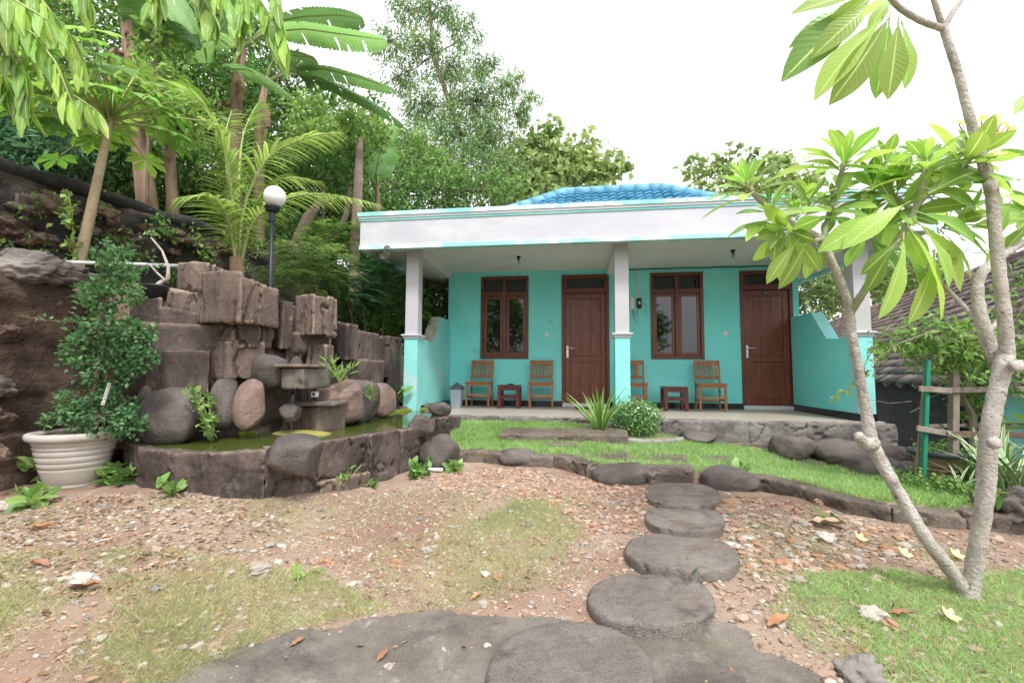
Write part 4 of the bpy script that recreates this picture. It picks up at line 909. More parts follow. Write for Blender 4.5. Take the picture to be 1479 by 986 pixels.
f = MB(); leaves(f, tmpl_diamond(.8, .1), CRE[0], rdir(70), rdir(70, 1), np.full(70, .07)); obj('leaves', f, LF_LIGHT, CRE[1], recalc=False)
f = MB()    # weeds and ferns rooted in the joints of the upper wall and on the terrace
for (px, py, n_, s_) in [(60, 300, 40, .06), (95, 300, 40, .05), (150, 300, 40, .06), (230, 320, 60, .08), (240, 335, 60, .08), (180, 345, 50, .06), (120, 365, 60, .07), (60, 350, 50, .06), (160, 372, 60, .07), (280, 345, 60, .08), (300, 370, 70, .08), (210, 372, 50, .07), (80, 395, 50, .05), (190, 395, 60, .06), (250, 398, 70, .06), (262, 412, 60, .06), (20, 365, 40, .06), (330, 350, 60, .09), (370, 355, 80, .09), (350, 385, 80, .07), (410, 395, 80, .08), (450, 415, 80, .08), (30, 310, 30, .05), (140, 335, 30, .05)]:
    r_ = ray(px, py); dd = next((float(q) for q in np.arange(3, 11, .04) if r_.x*q > xR(q)+.22), 5.0) if py < 375 else 4.5
    dd = max([float(q) for q in np.arange(3, 11, .04) if r_.x*q > xR(q)+.24 or q < 3.1][:1] or [5]); ds_ = [float(q) for q in np.arange(3, 11, .04) if r_.x*q < xR(q)+.2]
    dd = (min([q for q in np.arange(3, 12, .04) if r_.x*q > xR(q)+.2][-1:] or [5])) if False else dd
    q = next((float(v) for v in np.arange(3.2, 12, .04) if CAMZ+r_.z*v > 0 and r_.x*v < xR(v)+.25), None)
    qq = 4.6 if q is None else q
    leaves(f, tmpl_diamond(.6, .1), np.array(tuple(at(px, py, qq)))+RNG.normal(size=(n_, 3))*np.array([.05, .09, .07]), rdir(n_, .4), rdir(n_, 1), s_*(.5+.7*RNG.random(n_)))
o = obj('wall_weeds', f, LF_MID, recalc=False); o['kind'] = 'stuff'
# ================================================================== BACKGROUND TREES
G_ = 'trees and bushes on the slope behind the garden'
tree('broadleaf_tree', 'dense dark green tree filling the upper left corner behind the wall', 'tree', on(30, 9.5), [(40, 150, 9.5), (60, 60, 9.5), (80, -60, 9.5)], [(20, 90, 9.5, 110, 80), (110, 120, 9.3, 70, 70), (30, 190, 9.0, 110, 60), (-40, 0, 9.5, 110, 100), (60, 20, 9.8, 70, 50), (140, 200, 9, 70, 60)], LF_MID, DD, .16, 15000, G_)
tree('broadleaf_tree', 'dark leafy tree behind the tallest banana stem', 'tree', on(240, 10.5), [(245, 150, 10.5), (250, 60, 10.5)], [(235, 90, 10.5, 75, 90), (300, 150, 10.3, 80, 80), (200, 190, 9.5, 70, 60), (250, 20, 10.8, 90, 60), (330, 50, 11, 60, 50)], LF_DARK, DD, .17, 14000, G_)
tree('broadleaf_tree', 'dark shady tree behind the coconut palm and the globe lamp', 'tree', on(400, 11.5), [(400, 280, 11.5), (420, 180, 11.5)], [(390, 200, 11.5, 90, 80), (450, 260, 11.3, 80, 70), (370, 290, 10.5, 80, 60), (500, 190, 12, 60, 50), (440, 330, 10.8, 90, 40), (420, 130, 12, 60, 40)], LF_DARK, DD, .17, 15000, G_)
tree('slender_tree', 'bright green bushy tree left of the porch roof', 'tree', on(560, 11.5), [(556, 330, 11.5), (560, 260, 11.5)], [(560, 270, 11.5, 60, 50), (620, 280, 12, 60, 35), (530, 320, 11, 50, 50), (590, 235, 12.5, 50, 40), (690, 275, 12.5, 60, 30), (560, 380, 11, 45, 50)], LF_MID, DD, .15, 12000, G_)
tree('airy_tree', 'tall thin-leaved airy tree rising behind the left end of the roof', 'tree', on(655, 15), [(650, 290, 15), (672, 220, 15), (650, 150, 15), (625, 80, 15), (620, 0, 15), (620, -60, 15)],
     [(640, 12, 15, 30, 20), (590, 15, 15.5, 34, 20), (672, 48, 15, 26, 20), (610, 68, 15, 34, 22), (650, 95, 15, 34, 24), (560, 60, 15.5, 26, 22), (575, 110, 15.5, 30, 22), (700, 92, 15, 24, 18), (735, 122, 15, 26, 18), (766, 148, 15, 20, 12), (690, 145, 14.8, 46, 28), (620, 150, 15, 40, 28), (665, 195, 14.6, 50, 34), (715, 200, 14.6, 34, 30), (600, 215, 14.4, 44, 34), (660, 245, 14, 64, 30), (725, 250, 14, 40, 26), (745, 165, 15, 24, 14)], LF_GREY, DN, .20, 17000, G_, rad=(.13, .04), per=22, cr=.22, droop=-.7, shell=.3)
tree('teak_tree', 'broad yellowish tree with big round leaves behind the blue roof', 'tree', on(800, 15), [(800, 260, 15), (800, 210, 15)],
     [(770, 210, 15, 26, 20), (795, 188, 15, 16, 16), (850, 205, 15, 13, 18), (800, 250, 15, 55, 30), (870, 240, 15, 30, 16), (745, 250, 14.8, 40, 30), (850, 262, 15, 40, 16), (895, 235, 15, 12, 10), (760, 280, 14, 50, 20), (810, 225, 15, 30, 20)], LF_TEAK, DR, .27, 2700, G_, per=7, cr=.34, droop=-.7, shell=.3)
tree('teak_tree', 'smaller teak tree peeking over the right part of the fascia', 'tree', on(1070, 16), [(1070, 270, 16), (1075, 240, 16)],
     [(1005, 245, 16, 16, 14), (1055, 235, 16, 22, 16), (1120, 240, 16, 26, 14), (1040, 265, 16, 40, 16), (1100, 270, 16, 50, 18), (1085, 222, 16, 8, 10), (1160, 262, 16, 30, 16)], LF_TEAK, DR, .24, 1300, G_, per=7, cr=.36, droop=-.5, shell=.3)
tree('garden_tree', 'green trees seen over the brown roof past the right porch column', 'tree', on(1190, 27), [(1190, 440, 27)], [(1185, 415, 27, 55, 40), (1245, 405, 27, 45, 36), (1300, 395, 28, 44, 34), (1150, 430, 27, 50, 40), (1340, 400, 29, 40, 26)], LF_VARI, DD, .34, 6500, G_)
tree('garden_tree', 'tall bush in the gap behind the left porch parapet', 'tree', on(605, 9.6), [(610, 440, 9.6)], [(625, 420, 9.6, 30, 45), (600, 440, 9.2, 30, 50), (640, 470, 9.6, 26, 40), (575, 400, 9.5, 40, 50)], LF_VARI, DN, .17, 7000, G_)
for k, (x, y, s) in enumerate([(-9, -9, 2.6), (-5.5, -8, 1.5), (-13, -6, 3), (2.5, -13, 1.2)]):   # trees behind the camera, seen in the window panes
    t = thing('shade_tree', 'large shade tree standing across the yard behind the viewer, number %s from the left' % ('one two three four'.split()[k]), 'tree', (x, y, 0), group='trees across the yard'); m = MB(); m.tube([(x, y, -.2), (x+.2, y, 2), (x, y, 4)], [.2, .16, .08], 8); obj('trunk', m, BARK, t)
    f = MB(); cloud(f, (x, y, 3.6+s*.4), (s, s, s), 2500, .3, DD); obj('crown', f, LF_DARK, t, recalc=False)

# undergrowth
def bush(name, label, cat, px, d, blobs, lf, tm, size, n, group=None, **kw): return tree(name, label, cat, on(px, d), [(blobs[0][0], blobs[0][1]+blobs[0][4]*.3, d)], blobs, lf, tm, size, n, group, rad=(.03, .012), **kw)
GU = 'shrubs above the rubble walls'
bush('cassava_shrub', 'bluish leafy shrub leaning over the wall top at the left edge', 'shrub', 40, 7.2, [(30, 230, 7.2, 70, 45), (90, 215, 7.2, 60, 40), (0, 190, 7.2, 60, 40)], LF_BLUE, tmpl_diamond(.34), .17, 4200, GU, per=9)
bush('leafy_shrub', 'dark undergrowth shrub behind the banana stems', 'shrub', 170, 8, [(165, 245, 8, 60, 45), (230, 250, 8.3, 60, 55), (290, 260, 8.6, 50, 50), (330, 290, 9, 60, 45)], LF_DARK, DD, .13, 7000, GU)
bush('leafy_shrub', 'low dark undergrowth along the wall top behind the banana stems', 'shrub', 260, 9.3, [(190, 280, 9, 70, 24), (260, 300, 9.3, 60, 22), (330, 315, 9.8, 70, 26), (120, 255, 8.6, 60, 26)], LF_DARK, DD, .12, 5500, GU)
bush('leafy_shrub', 'low green shrub on the wall top right of the palm', 'shrub', 400, 9.2, [(400, 330, 9.2, 60, 30), (450, 350, 9.2, 50, 30)], LF_MID, DD, .11, 3500, GU)
def ferny(name, label, px, d, blobs, lf, n, size=.34):
    """shrub of feathery pinnate sprays"""
    t = thing(name, label, 'shrub', tuple(on(px, d)), group=GU); f = MB(); st = MB(); b0_ = on(px, d)
    tm = tmpl_diamond(.30, .02)
    for (x, y, dd, rx, rz) in blobs:
        c = np.array(tuple(at(x, y, dd))); r = np.array([px_r(rx, dd), px_r(rx, dd), px_r(rz, dd)])
        st.tube([tuple(b0_), tuple((np.array(tuple(b0_))+c)/2+np.array([0, 0, .1])), tuple(c)], [.02, .014, .006], 5)
        k = n//len(blobs); d_ = rdir(k); C = c+d_*r*(RNG.random(k)**.4)[:, None]
        D = d_*np.array([1, 1, .3])+rdir(k)*.4; D[:, 2] += .1; D /= np.linalg.norm(D, axis=1, keepdims=True)
        X = np.cross(D, np.array([0, 0, 1.])); X /= np.linalg.norm(X, axis=1, keepdims=True)
        ar = RNG.random(k)
        for j in range(9):
            tt = (j+1)/10
            for sg in (-1, 1):
                P = C+D*(size*tt)+np.array([0, 0, -1.])*(size*.5*tt*tt); dr = X*sg+D*.35
                leaves(f, tm, P, dr, np.tile([0, 0, 1.], (k, 1))+X*0, np.full(k, size*.34*(1.1-tt*.6)), np.clip(ar+.1*RNG.normal(size=k), 0, 1))
    obj('stem', st, BARK, t); obj('crown', f, lf, t, recalc=False)
ferny('feathery_shrub', 'feathery grey-green shrub spilling over the slope behind the second rock column', 440, 6.2, [(430, 405, 6.2, 45, 28), (470, 385, 6.6, 50, 28), (440, 370, 7, 50, 20)], LF_VARI, 330, .3)
ferny('feathery_shrub', 'feathery shrub on the slope just left of the first porch column', 540, 7.4, [(520, 400, 7.4, 50, 30), (560, 420, 7.6, 40, 35), (500, 425, 7, 45, 22)], LF_BLUE, 330, .3)
ferny('feathery_shrub', 'lighter feathery shrub under the left corner of the fascia', 530, 8.6, [(530, 355, 8.6, 50, 30), (490, 345, 8.6, 40, 30), (575, 370, 8.8, 40, 30)], LF_MID, 300, .34)
bush('leafy_shrub', 'dark low shrub between the rock wall and the first porch column', 'shrub', 560, 8, [(560, 460, 8, 50, 30), (520, 450, 7.6, 45, 22), (590, 455, 8.5, 30, 40)], LF_DARK, DD, .09, 4500, GU)
# crooked trunks right of the lamp
t = thing('crooked_tree', 'tree with two leaning bare grey-brown trunks right of the globe lamp', 'tree', tuple(on(420, 8.8)))
m = MB(); m.tube([on(424, 8.8)-Vector((0, 0, .2)), at(432, 345, 8.8), at(445, 315, 8.8), at(462, 290, 8.9), at(480, 240, 9)], [.16, .13, .11, .06, .04], 10, rough=.15)
m.tube([on(440, 8.8)-Vector((0, 0, .1)), at(470, 350, 8.7), at(490, 335, 8.7), at(500, 310, 8.7), at(505, 270, 8.8)], [.09, .08, .07, .055, .03], 10, rough=.15); obj('trunk', m, BARK, t, smooth=True)
f = MB(); cloud(f, at(470, 240, 9), (.7, .7, .5), 1800, .13, DD); obj('crown', f, LF_MID, t, recalc=False)
t = thing('straight_tree', 'thin straight trunk standing right at the left corner of the fascia', 'tree', tuple(on(515, 8.4)))
m = MB(); m.tube([on(512, 8.4)-Vector((0, 0, .3)), at(511, 400, 8.4), at(516, 300, 8.4), at(520, 200, 8.4)], [.12, .10, .09, .06], 10, rough=.2); obj('trunk', m, mat('reddish_bark', (.28, .19, .15), (.40, .30, .25), 5, .9, .8, 30), t, smooth=True)
f = MB(); cloud(f, at(525, 190, 8.5), (.5, .5, .4), 1200, .13, DD); obj('crown', f, LF_LIGHT, t, recalc=False)

# ================================================================== BANANA, PALM, PAPAYA
def paddle(mb, pts, wd, seed=0, fold=.35, tears=6, n=60, side=None):
    """big banana leaf along a curve of points, with tears in the blade"""
    rs = np.random.default_rng(seed); P = [Vector(p) for p in pts]
    def cv(t):
        x = t*(len(P)-1); i = min(int(x), len(P)-2); f_ = x-i
        p0 = P[max(i-1, 0)]; p1 = P[i]; p2 = P[i+1]; p3 = P[min(i+2, len(P)-1)]
        return .5*((2*p1)+(p2-p0)*f_+(2*p0-5*p1+4*p2-p3)*f_*f_+(3*p1-p0-3*p2+p3)*f_**3)
    a = rs.random()
    for sg in (-1, 1):
        V = []; F = []; cut = set(rs.integers(3, n-2, tears))
        gap = 0
        for i in range(n+1):
            t = i/n; c = cv(t); tg = (cv(min(t+.02, 1))-cv(max(t-.02, 0))).normalized()
            s = side.copy() if side else tg.cross(Vector((0, 0, 1)))
            s = (s-tg*s.dot(tg)).normalized(); up = s.cross(tg)
            if up.z < 0: up = -up
            w_ = wd*math.sin(math.pi*min(.06+t*.9, 1))**.55*(1+.04*math.sin(i*2.1+seed))
            for j in range(4):
                u = j/3; V.append(tuple(c+s*sg*w_*u*(1-.15*fold*u)-Vector((0, 0, 1))*w_*fold*u*u+up*.018*math.sin(i*3+j)*u))
        for i in range(n):
            for j in range(3):
                if i in cut and j >= (1 if i % 2 else 2): continue
                q = i*4+j; F.append((q, q+1, q+5, q+4))
        mb.add(V, [F_ for F_ in F], a)
    return mb
def fixF(mb): return mb
def banana(label, base, stem, rad, lvs, seed, dead=2):
    t = thing('banana_plant', label, 'banana plant', tuple(base), group='banana plants on the slope')
    m = MB(); P = [Vector(base)-Vector((0, 0, .2))]+[at(*s) for s in stem]; k = len(P)
    m.tube(P, [rad*(1.15-.6*i/(k-1)) for i in range(k)], 12, rough=.16, seed=seed); obj('stem', m, BANST, t, smooth=True)
    for i in range(dead):
        dm_ = MB(); b = P[max(0, k-2)].lerp(P[-1], .1-.5*i); s = (-1)**i; side = Vector((.15*s, -.05, 0))
        paddle(dm_, [b, b+side+Vector((0, -.08, .02)), b+side*1.3+Vector((0, -.1, -.35)), b+side*1.1+Vector((0, -.1, -.8))], .09, seed+i, .9, 8, 14); obj('dead_leaf', dm_, DEADL, t, recalc=False)
    for j, (pts, w_) in enumerate(lvs):
        b = MB(); w_ = w_*1.45; W = [at(*p) for p in pts]; st_ = P[-1]
        b.tube([st_, st_.lerp(W[0], .6)+Vector((0, 0, .08)), W[0]], [.035, .025, .016], 6); 
        L = MB(); paddle(L, W, w_, seed*7+j, .32, 4, 64)
        mid = MB(); mid.tube(W, [.014]*(len(W)-1)+[.004], 5)
        lo_ = obj('leaf', L, LF_BAN, t, recalc=False); 
        b.V += mid.V; b.A += mid.A; b.F += [f+b.n for f in mid.F]; b.n += mid.n
        obj('midrib', b, BANRIB, t, smooth=True)
BANST = mat('banana_stem', (.36, .26, .18), (.20, .13, .09), 3, .8, .6, 30, layers=[((.42, .40, .20), 2.2, .55, .75, .7), ((.08, .05, .035), 5, .56, .72, .8)], stretch=(2, 2, .35))
DEADL = mat('dead_banana_leaf', (.34, .24, .16), (.20, .13, .08), 6, .9, .4, 30, trans=.2)
BANRIB = mat('banana_rib', (.34, .42, .16), (.42, .46, .22), 4, .5)
banana('thick banana plant with a brown peeling stem reaching the top edge of the photo', on(208, 6.6), [(206, 230, 6.6), (200, 140, 6.6), (186, 60, 6.6), (182, 10, 6.6)], .125,
       [([(200, -10, 6.5), (225, -40, 6.3), (250, 0, 6.1), (262, 35, 6.0)], .26), ([(180, -20, 6.5), (150, -50, 6.3), (110, -30, 6.2)], .26)], 3, 3)
banana('short banana plant right beside the thick one, topped with arching leaf stalks', on(243, 6.9), [(246, 240, 6.9), (245, 180, 6.9), (214, 60, 6.9)], .08,
       [([(214, 50, 6.8), (222, 0, 6.6), (232, -40, 6.5)], .30), ([(216, 60, 6.8), (240, 30, 6.6), (262, 35, 6.5), (275, 60, 6.4)], .22)], 5, 1)
banana('banana plant with long horizontal leaves stretching right over the lamp', on(333, 7.4), [(338, 200, 7.4), (342, 130, 7.4), (350, 70, 7.4)], .115,
       [([(400, 45, 7.3), (440, 42, 7.2), (500, 50, 7.1), (558, 58, 7.0)], .22), ([(405, 30, 7.5), (440, 24, 7.5), (490, 22, 7.4), (525, 28, 7.4)], .22),
        ([(335, 70, 7.2), (315, 55, 7.0), (290, 62, 6.9), (272, 85, 6.8)], .28), ([(335, 100, 7.1), (355, 100, 6.9), (385, 112, 6.8), (420, 138, 6.7)], .20), ([(342, 50, 7.3), (330, 10, 7.2), (340, -30, 7.0)], .30)], 11, 2)
banana('slim banana plant between the palm and the lamp with a torn yellowing leaf', on(372, 7.8), [(374, 210, 7.8), (376, 160, 7.8), (384, 120, 7.8)], .09,
       [([(430, 108, 7.7), (480, 120, 7.5), (540, 150, 7.3), (580, 178, 7.2)], .20), ([(430, 100, 7.8), (470, 100, 7.7), (520, 112, 7.6), (570, 130, 7.5)], .17), ([(395, 90, 7.8), (420, 80, 7.7), (455, 84, 7.6)], .2)], 13, 1)
banana('young banana plant with one upright leaf beside the airy tree', on(545, 9.5), [(545, 300, 9.5), (545, 265, 9.5)], .07, [([(543, 250, 9.4), (548, 225, 9.3), (560, 200, 9.2), (572, 180, 9.2)], .30)], 17, 0)
# coconut palm
def frond(mb, rb, pts, L, n=46, drop=.5, seed=0, wd=.055, t0=.12, fan=0):
    rs = np.random.default_rng(seed); P = [Vector(p) for p in pts]; m_ = len(P)
    def cv(t):
        x = t*(m_-1); i = min(int(x), m_-2); f_ = x-i
        p0 = P[max(i-1, 0)]; p1 = P[i]; p2 = P[i+1]; p3 = P[min(i+2, m_-1)]
        return .5*((2*p1)+(p2-p0)*f_+(2*p0-5*p1+4*p2-p3)*f_*f_+(3*p1-p0-3*p2+p3)*f_**3)
    rb.tube([cv(i/10) for i in range(11)], [.022-.0018*i for i in range(11)], 6)
    tm = tmpl_blade(wd/.5, 4, drop, .3, lambda t: (1-t)**.5*min(1, t*8+.3))
    A_, B_, C_, S_ = [], [], [], []
    for i in range(n):
        t = t0+(1-t0)*i/(n-1); c = cv(t); tg = (cv(min(t+.02, 1))-cv(max(t-.02, 0))).normalized()
        s = tg.cross(Vector((0, 0, 1))); s.normalize(); up = s.cross(tg)
        for sg in (-1, 1):
            d = s*sg*(.9-.35*t)+tg*(.45+.5*t)+up*.12+Vector(rs.normal(size=3)*.05)-Vector((0, 0, .15))
            A_.append(tuple(c)); B_.append(tuple(d)); C_.append((0, 0, 1)); S_.append(L*(math.sin(math.pi*min(.15+t*.8, 1))**.6)*(.9+.2*rs.random()))
    leaves(mb, tm, np.array(A_), np.array(B_), np.array(C_, float), np.array(S_), np.full(len(A_), .2+.6*rs.random())+rs.random(len(A_))*.2)
pb = on(340, 5.2); pb.z = 2.05
palm = thing('coconut_palm', 'young coconut palm with arching fronds growing behind the tallest rock column', 'palm', tuple(pb))
m = MB(); m.tube([pb-Vector((0, 0, .2)), at(342, 372, 5.2)], [.09, .07], 10); obj('stem', m, BANST, palm)
for j, (pts, L, sd) in enumerate([([(342, 385, 5.2), (338, 300, 5.2), (322, 210, 5.1), (290, 150, 5.0), (235, 115, 4.8)], .42, 1), ([(342, 385, 5.2), (330, 320, 5.0), (305, 285, 4.7), (262, 285, 4.5)], .36, 2),
                                  ([(345, 385, 5.2), (352, 300, 5.2), (385, 230, 5.2), (440, 200, 5.2), (490, 192, 5.2)], .36, 3), ([(348, 385, 5.2), (365, 320, 5.2), (420, 285, 5.2), (480, 282, 5.2), (545, 295, 5.1)], .34, 4),
                                  ([(344, 385, 5.2), (344, 300, 5.3), (350, 200, 5.4), (372, 150, 5.6)], .36, 5), ([(346, 385, 5.2), (362, 310, 5.4), (400, 260, 5.6), (460, 262, 5.8)], .36, 6), ([(342, 385, 5.2), (330, 280, 5.3), (325, 200, 5.5), (335, 160, 5.7)], .30, 7)]):
    L_ = MB(); rb_ = MB(); frond(L_, rb_, [at(*p) for p in pts], L, 44, .45, sd); fr = obj('frond', L_, LF_PALM, palm, recalc=False); obj('rachis', rb_, BANRIB, fr, smooth=True)
# papaya
def lobed(nl=7):
    V = [(0, 0, 0)]; F = []
    for k in range(nl):
        a = R(-130+260*k/(nl-1)); L = 1-.35*abs(k-(nl-1)/2)/((nl-1)/2)
        ca, sa = math.cos(a), math.sin(a); w_ = .14
        i = len(V)
        for (x, y, z) in [(-w_, L*.5, .03), (0, L*.55, -.02), (w_, L*.5, .03), (0, L, -.12), (-w_*1.3, L*.75, 0), (w_*1.3, L*.75, 0)]:
            V.append((x*ca+y*sa, -x*sa+y*ca, z))
        F += [(0, i, i+1), (0, i+1, i+2), (i, i+4, i+1), (i+1, i+4, i+3), (i+1, i+5, i+2), (i+1, i+3, i+5)]
    return np.array(V), np.array(F)
LOB = lobed()
pb = on(108, 4.6); pp_ = thing('papaya_tree', 'slender papaya tree with a pale curved trunk and long-stalked lobed leaves', 'tree', tuple(pb))
m = MB(); top = at(160, 168, 4.6); m.tube([pb-Vector((0, 0, .3)), at(108, 405, 4.6), at(128, 320, 4.6), (at(143, 250, 4.6)), at(155, 195, 4.6), top], [.07, .052, .045, .04, .035, .03], 12, rough=.08); obj('trunk', m, BARKY, pp_, smooth=True)
pet = MB(); Pv, Dv, Nv, Sv = [], [], [], []
for k in range(64):
    a = RNG.random()*2*math.pi; el = -.3+1.4*RNG.random(); L = .35+.65*RNG.random(); d = Vector((math.cos(a)*math.cos(el), math.sin(a)*math.cos(el)*.8, math.sin(el)))
    b = top-Vector((0, 0, .12*RNG.random())); e = b+d*L; pet.tube([b, b.lerp(e, .5)+Vector((0, 0, .05)), e], [.009, .007, .005], 5)
    Pv.append(tuple(e)); Dv.append((d.x, d.y, -.35)); Nv.append((d.x*.4, d.y*.4-.3, 1)); Sv.append(.20+.12*RNG.random())
obj('petiole', pet, BANRIB, pp_, smooth=True); f = MB(); leaves(f, LOB, np.array(Pv), np.array(Dv), np.array(Nv), np.array(Sv)); obj('crown', f, lmat('papaya_leaf', (.16, .36, .07), (.32, .52, .12)), pp_, recalc=False)
bush('leafy_shrub', 'bright light green bush between the papaya crown and the first banana stem', 'shrub', 200, 6.3, [(215, 120, 6.3, 45, 34), (260, 170, 6.3, 50, 34), (170, 120, 6.2, 34, 30), (235, 60, 6.4, 30, 30)], LF_LIGHT, tmpl_diamond(.5), .12, 1500, GU, per=8)
bush('leafy_shrub', 'pale green shrub hanging below the long banana leaves', 'shrub', 460, 9.5, [(470, 200, 9.5, 50, 24), (510, 225, 9.5, 40, 24), (440, 160, 9.6, 30, 20), (400, 230, 9.5, 30, 24)], LF_LIGHT, DD, .13, 2600, GU, per=8)
# feathery tree hanging over from the left (bright compound leaves near the camera)
def compound(mb, rb, pts, L, n, seed, wd=.27):
    rs = np.random.default_rng(seed); P = [Vector(p) for p in pts]; rb.tube(P, [.010, .008, .006, .004][:len(P)] if len(P) <= 4 else .006, 5)
    tm = tmpl_blade(wd, 5, .25, .25, wave=.012); A_, B_, C_, S_ = [], [], [], []
    for i in range(n):
        t = (i+.6)/n*(len(P)-1); k = min(int(t), len(P)-2); c = P[k].lerp(P[k+1], t-k); tg = (P[k+1]-P[k]).normalized(); s = tg.cross(Vector((0, 0, 1))).normalized()
        for sg in (-1, 1):
            A_.append(tuple(c)); B_.append(tuple(s*sg*.45+tg*.45-Vector((0, 0, .8))+Vector(rs.normal(size=3)*.15))); C_.append(tuple(s*sg*.8+Vector((0, -.5, .5))+Vector(rs.normal(size=3)*.3))); S_.append(L*(.8+.4*rs.random()))
    leaves(mb, tm, np.array(A_), np.array(B_), np.array(C_), np.array(S_), uv=True)
ot = thing('overhanging_tree', 'tree outside the frame whose drooping bright green leaf sprays hang into the top left', 'tree', (-4.9, 2.9, 2.0))
m = MB(); m.tube([(-4.9, 2.9, 1.8), (-4.7, 2.9, 3.0), (-4.2, 2.8, 3.9), (-2.6, 2.8, 4.3), (-1.5, 2.7, 4.2)], [.09, .07, .05, .035, .02], 8); m.tube([(-4.7, 2.9, 3.0), (-3.9, 2.7, 3.3), at(20, -20, 2.8)], [.05, .03, .015], 8); obj('trunk', m, BARK, ot, smooth=True)
for j, pts in enumerate([[(-20, -10, 2.7), (20, 30, 2.7), (60, 70, 2.7), (95, 130, 2.7), (140, 160, 2.7)], [(-30, 30, 2.6), (10, 60, 2.6), (35, 100, 2.6), (42, 150, 2.6)], [(-30, 80, 2.8), (0, 100, 2.8), (15, 130, 2.8)], [(10, -30, 2.9), (60, 0, 2.9), (100, 50, 2.9), (120, 100, 2.9)], [(0, -60, 2.9), (30, -30, 2.9), (60, 10, 2.9)],
                         [(250, -60, 2.8), (275, -25, 2.8), (300, 10, 2.8), (310, 30, 2.8)], [(-40, 10, 2.5), (0, 20, 2.5), (50, 50, 2.5), (80, 90, 2.5), (105, 150, 2.5)], [(60, -60, 2.8), (100, -30, 2.8), (130, 0, 2.8)], [(-30, -30, 2.5), (20, 0, 2.5), (70, 30, 2.5)], [(280, -60, 2.7), (300, -30, 2.7), (330, 0, 2.7), (345, 30, 2.7)], [(330, -60, 2.8), (355, -30, 2.8), (380, 10, 2.8), (400, 60, 2.8)], [(380, -60, 2.8), (395, -20, 2.8), (405, 30, 2.8), (412, 70, 2.8)], [(340, -50, 2.7), (350, -20, 2.7), (352, 20, 2.7)], [(215, -60, 2.8), (225, -30, 2.8), (222, 0, 2.8)]]):
    L_ = MB(); rb_ = MB(); compound(L_, rb_, [at(*p) for p in pts], .20, 13+5*(len(pts) > 4), 200+j); s_ = obj('leaf_spray', L_, LF_PLUM, ot, recalc=False); obj('twig', rb_, BANRIB, s_, smooth=True)
# ================================================================== POTS AND GARDEN OBJECTS
# big planter with climbing shrub
POTM = mat('white_pot', (.50, .46, .43), (.40, .36, .32), 3, .75, .4, 40, layers=[((.30, .23, .18), 1.6, .55, .8, .5), ((.60, .58, .56), 6, .6, .8, .5)], bdist=.004)
pg_ = on(117, 3.42); pg_.z = hgs(pg_.x, pg_.y)-.01
pot = thing('planter_pot', 'large weathered white round plant pot holding a climbing shrub', 'plant pot', tuple(pg_))
zr = at(113, 622, 3.42).z-pg_.z; rr = .275
prof = [(0, 0), (.145, 0), (.15, .03)]
for k in range(40):
    t = k/39; z = .03+(zr-.09)*t; r = .150+(.240-.150)*t**.7
    for gz in (.38, .52, .66, .80, .90): r -= .011*math.exp(-((t-gz)/.014)**2)
    prof.append((r, z))
prof += [(.243, zr-.06), (rr-.01, zr-.05), (rr, zr-.035), (rr, zr-.01), (rr-.012, zr), (rr-.045, zr), (rr-.055, zr-.02), (rr-.055, zr-.05), (0, zr-.05)]
m = MB(); m.lathe(prof[:-2], 48); obj('pot_body', m, POTM, pot, local=True, smooth=True)
m = MB(); V_, F_ = ico(3); blob(m, (0, 0, zr-.05), (rr-.05, rr-.05, .03), 5, .1, 6, 4, fine=.1); obj('potting_soil', m, SOIL, pot, local=True, smooth=True)
sh = thing('climbing_shrub', 'dark green small-leaved shrub trained up a stake in the big white pot', 'shrub', (pg_.x, pg_.y, pg_.z+zr-.03))
m = MB(); base = Vector((pg_.x, pg_.y, pg_.z+zr-.05))
m.tube([base, at(138, 560, 3.4), at(146, 510, 3.4), at(150, 450, 3.4), at(163, 400, 3.4)], [.022, .018, .016, .012, .008], 8, rough=.1)
m.tube([base+Vector((.05, 0, 0)), at(152, 560, 3.4), at(160, 480, 3.4)], [.012, .009, .006], 6)
f = MB(); DS = tmpl_diamond(.62, .1)
for (x, y, rx, rz, n) in [(165, 372, 26, 26, 350), (175, 400, 30, 20, 330), (150, 430, 34, 26, 500), (130, 420, 24, 20, 200), (190, 425, 22, 14, 180), (150, 480, 52, 26, 800), (195, 490, 34, 26, 500), (120, 510, 32, 22, 350), (150, 530, 50, 26, 700), (205, 520, 26, 16, 250), (110, 590, 36, 26, 480), (150, 600, 55, 26, 800), (185, 610, 32, 16, 300), (70, 610, 14, 8, 60), (145, 565, 30, 22, 300)]:
    cloud(f, at(x, y, 3.4), (px_r(rx, 3.4)*.72, px_r(rx, 3.4)*.6, px_r(rz, 3.4)*.95), int(n*.85), .042, DS, per=9, cr=.20, twig=m, shell=.35, droop=0)
for pts in ([(110, 465, 3.4), (60, 462, 3.3), (22, 455, 3.3)], [(190, 395, 3.4), (215, 380, 3.4), (235, 382, 3.4)], [(205, 480, 3.4), (225, 470, 3.4)]):
    W = [at(*p) for p in pts]; m.tube(W, .003, 4)
    for k in range(28): p = W[0].lerp(W[-1], k/28)+Vector(RNG.normal(size=3)*.012); leaves(f, DS, np.array([tuple(p)]), rdir(1), rdir(1, 1), np.array([.032]))
obj('branches', m, BARK, sh, smooth=True); obj('foliage', f, lmat('climber_leaf', (.045, .14, .06), (.20, .36, .14)), sh, recalc=False)
m = MB(); m.bar(at(148, 585, 3.25), at(158, 553, 3.28), .022, .012); obj('stake', m, BARKP, sh)
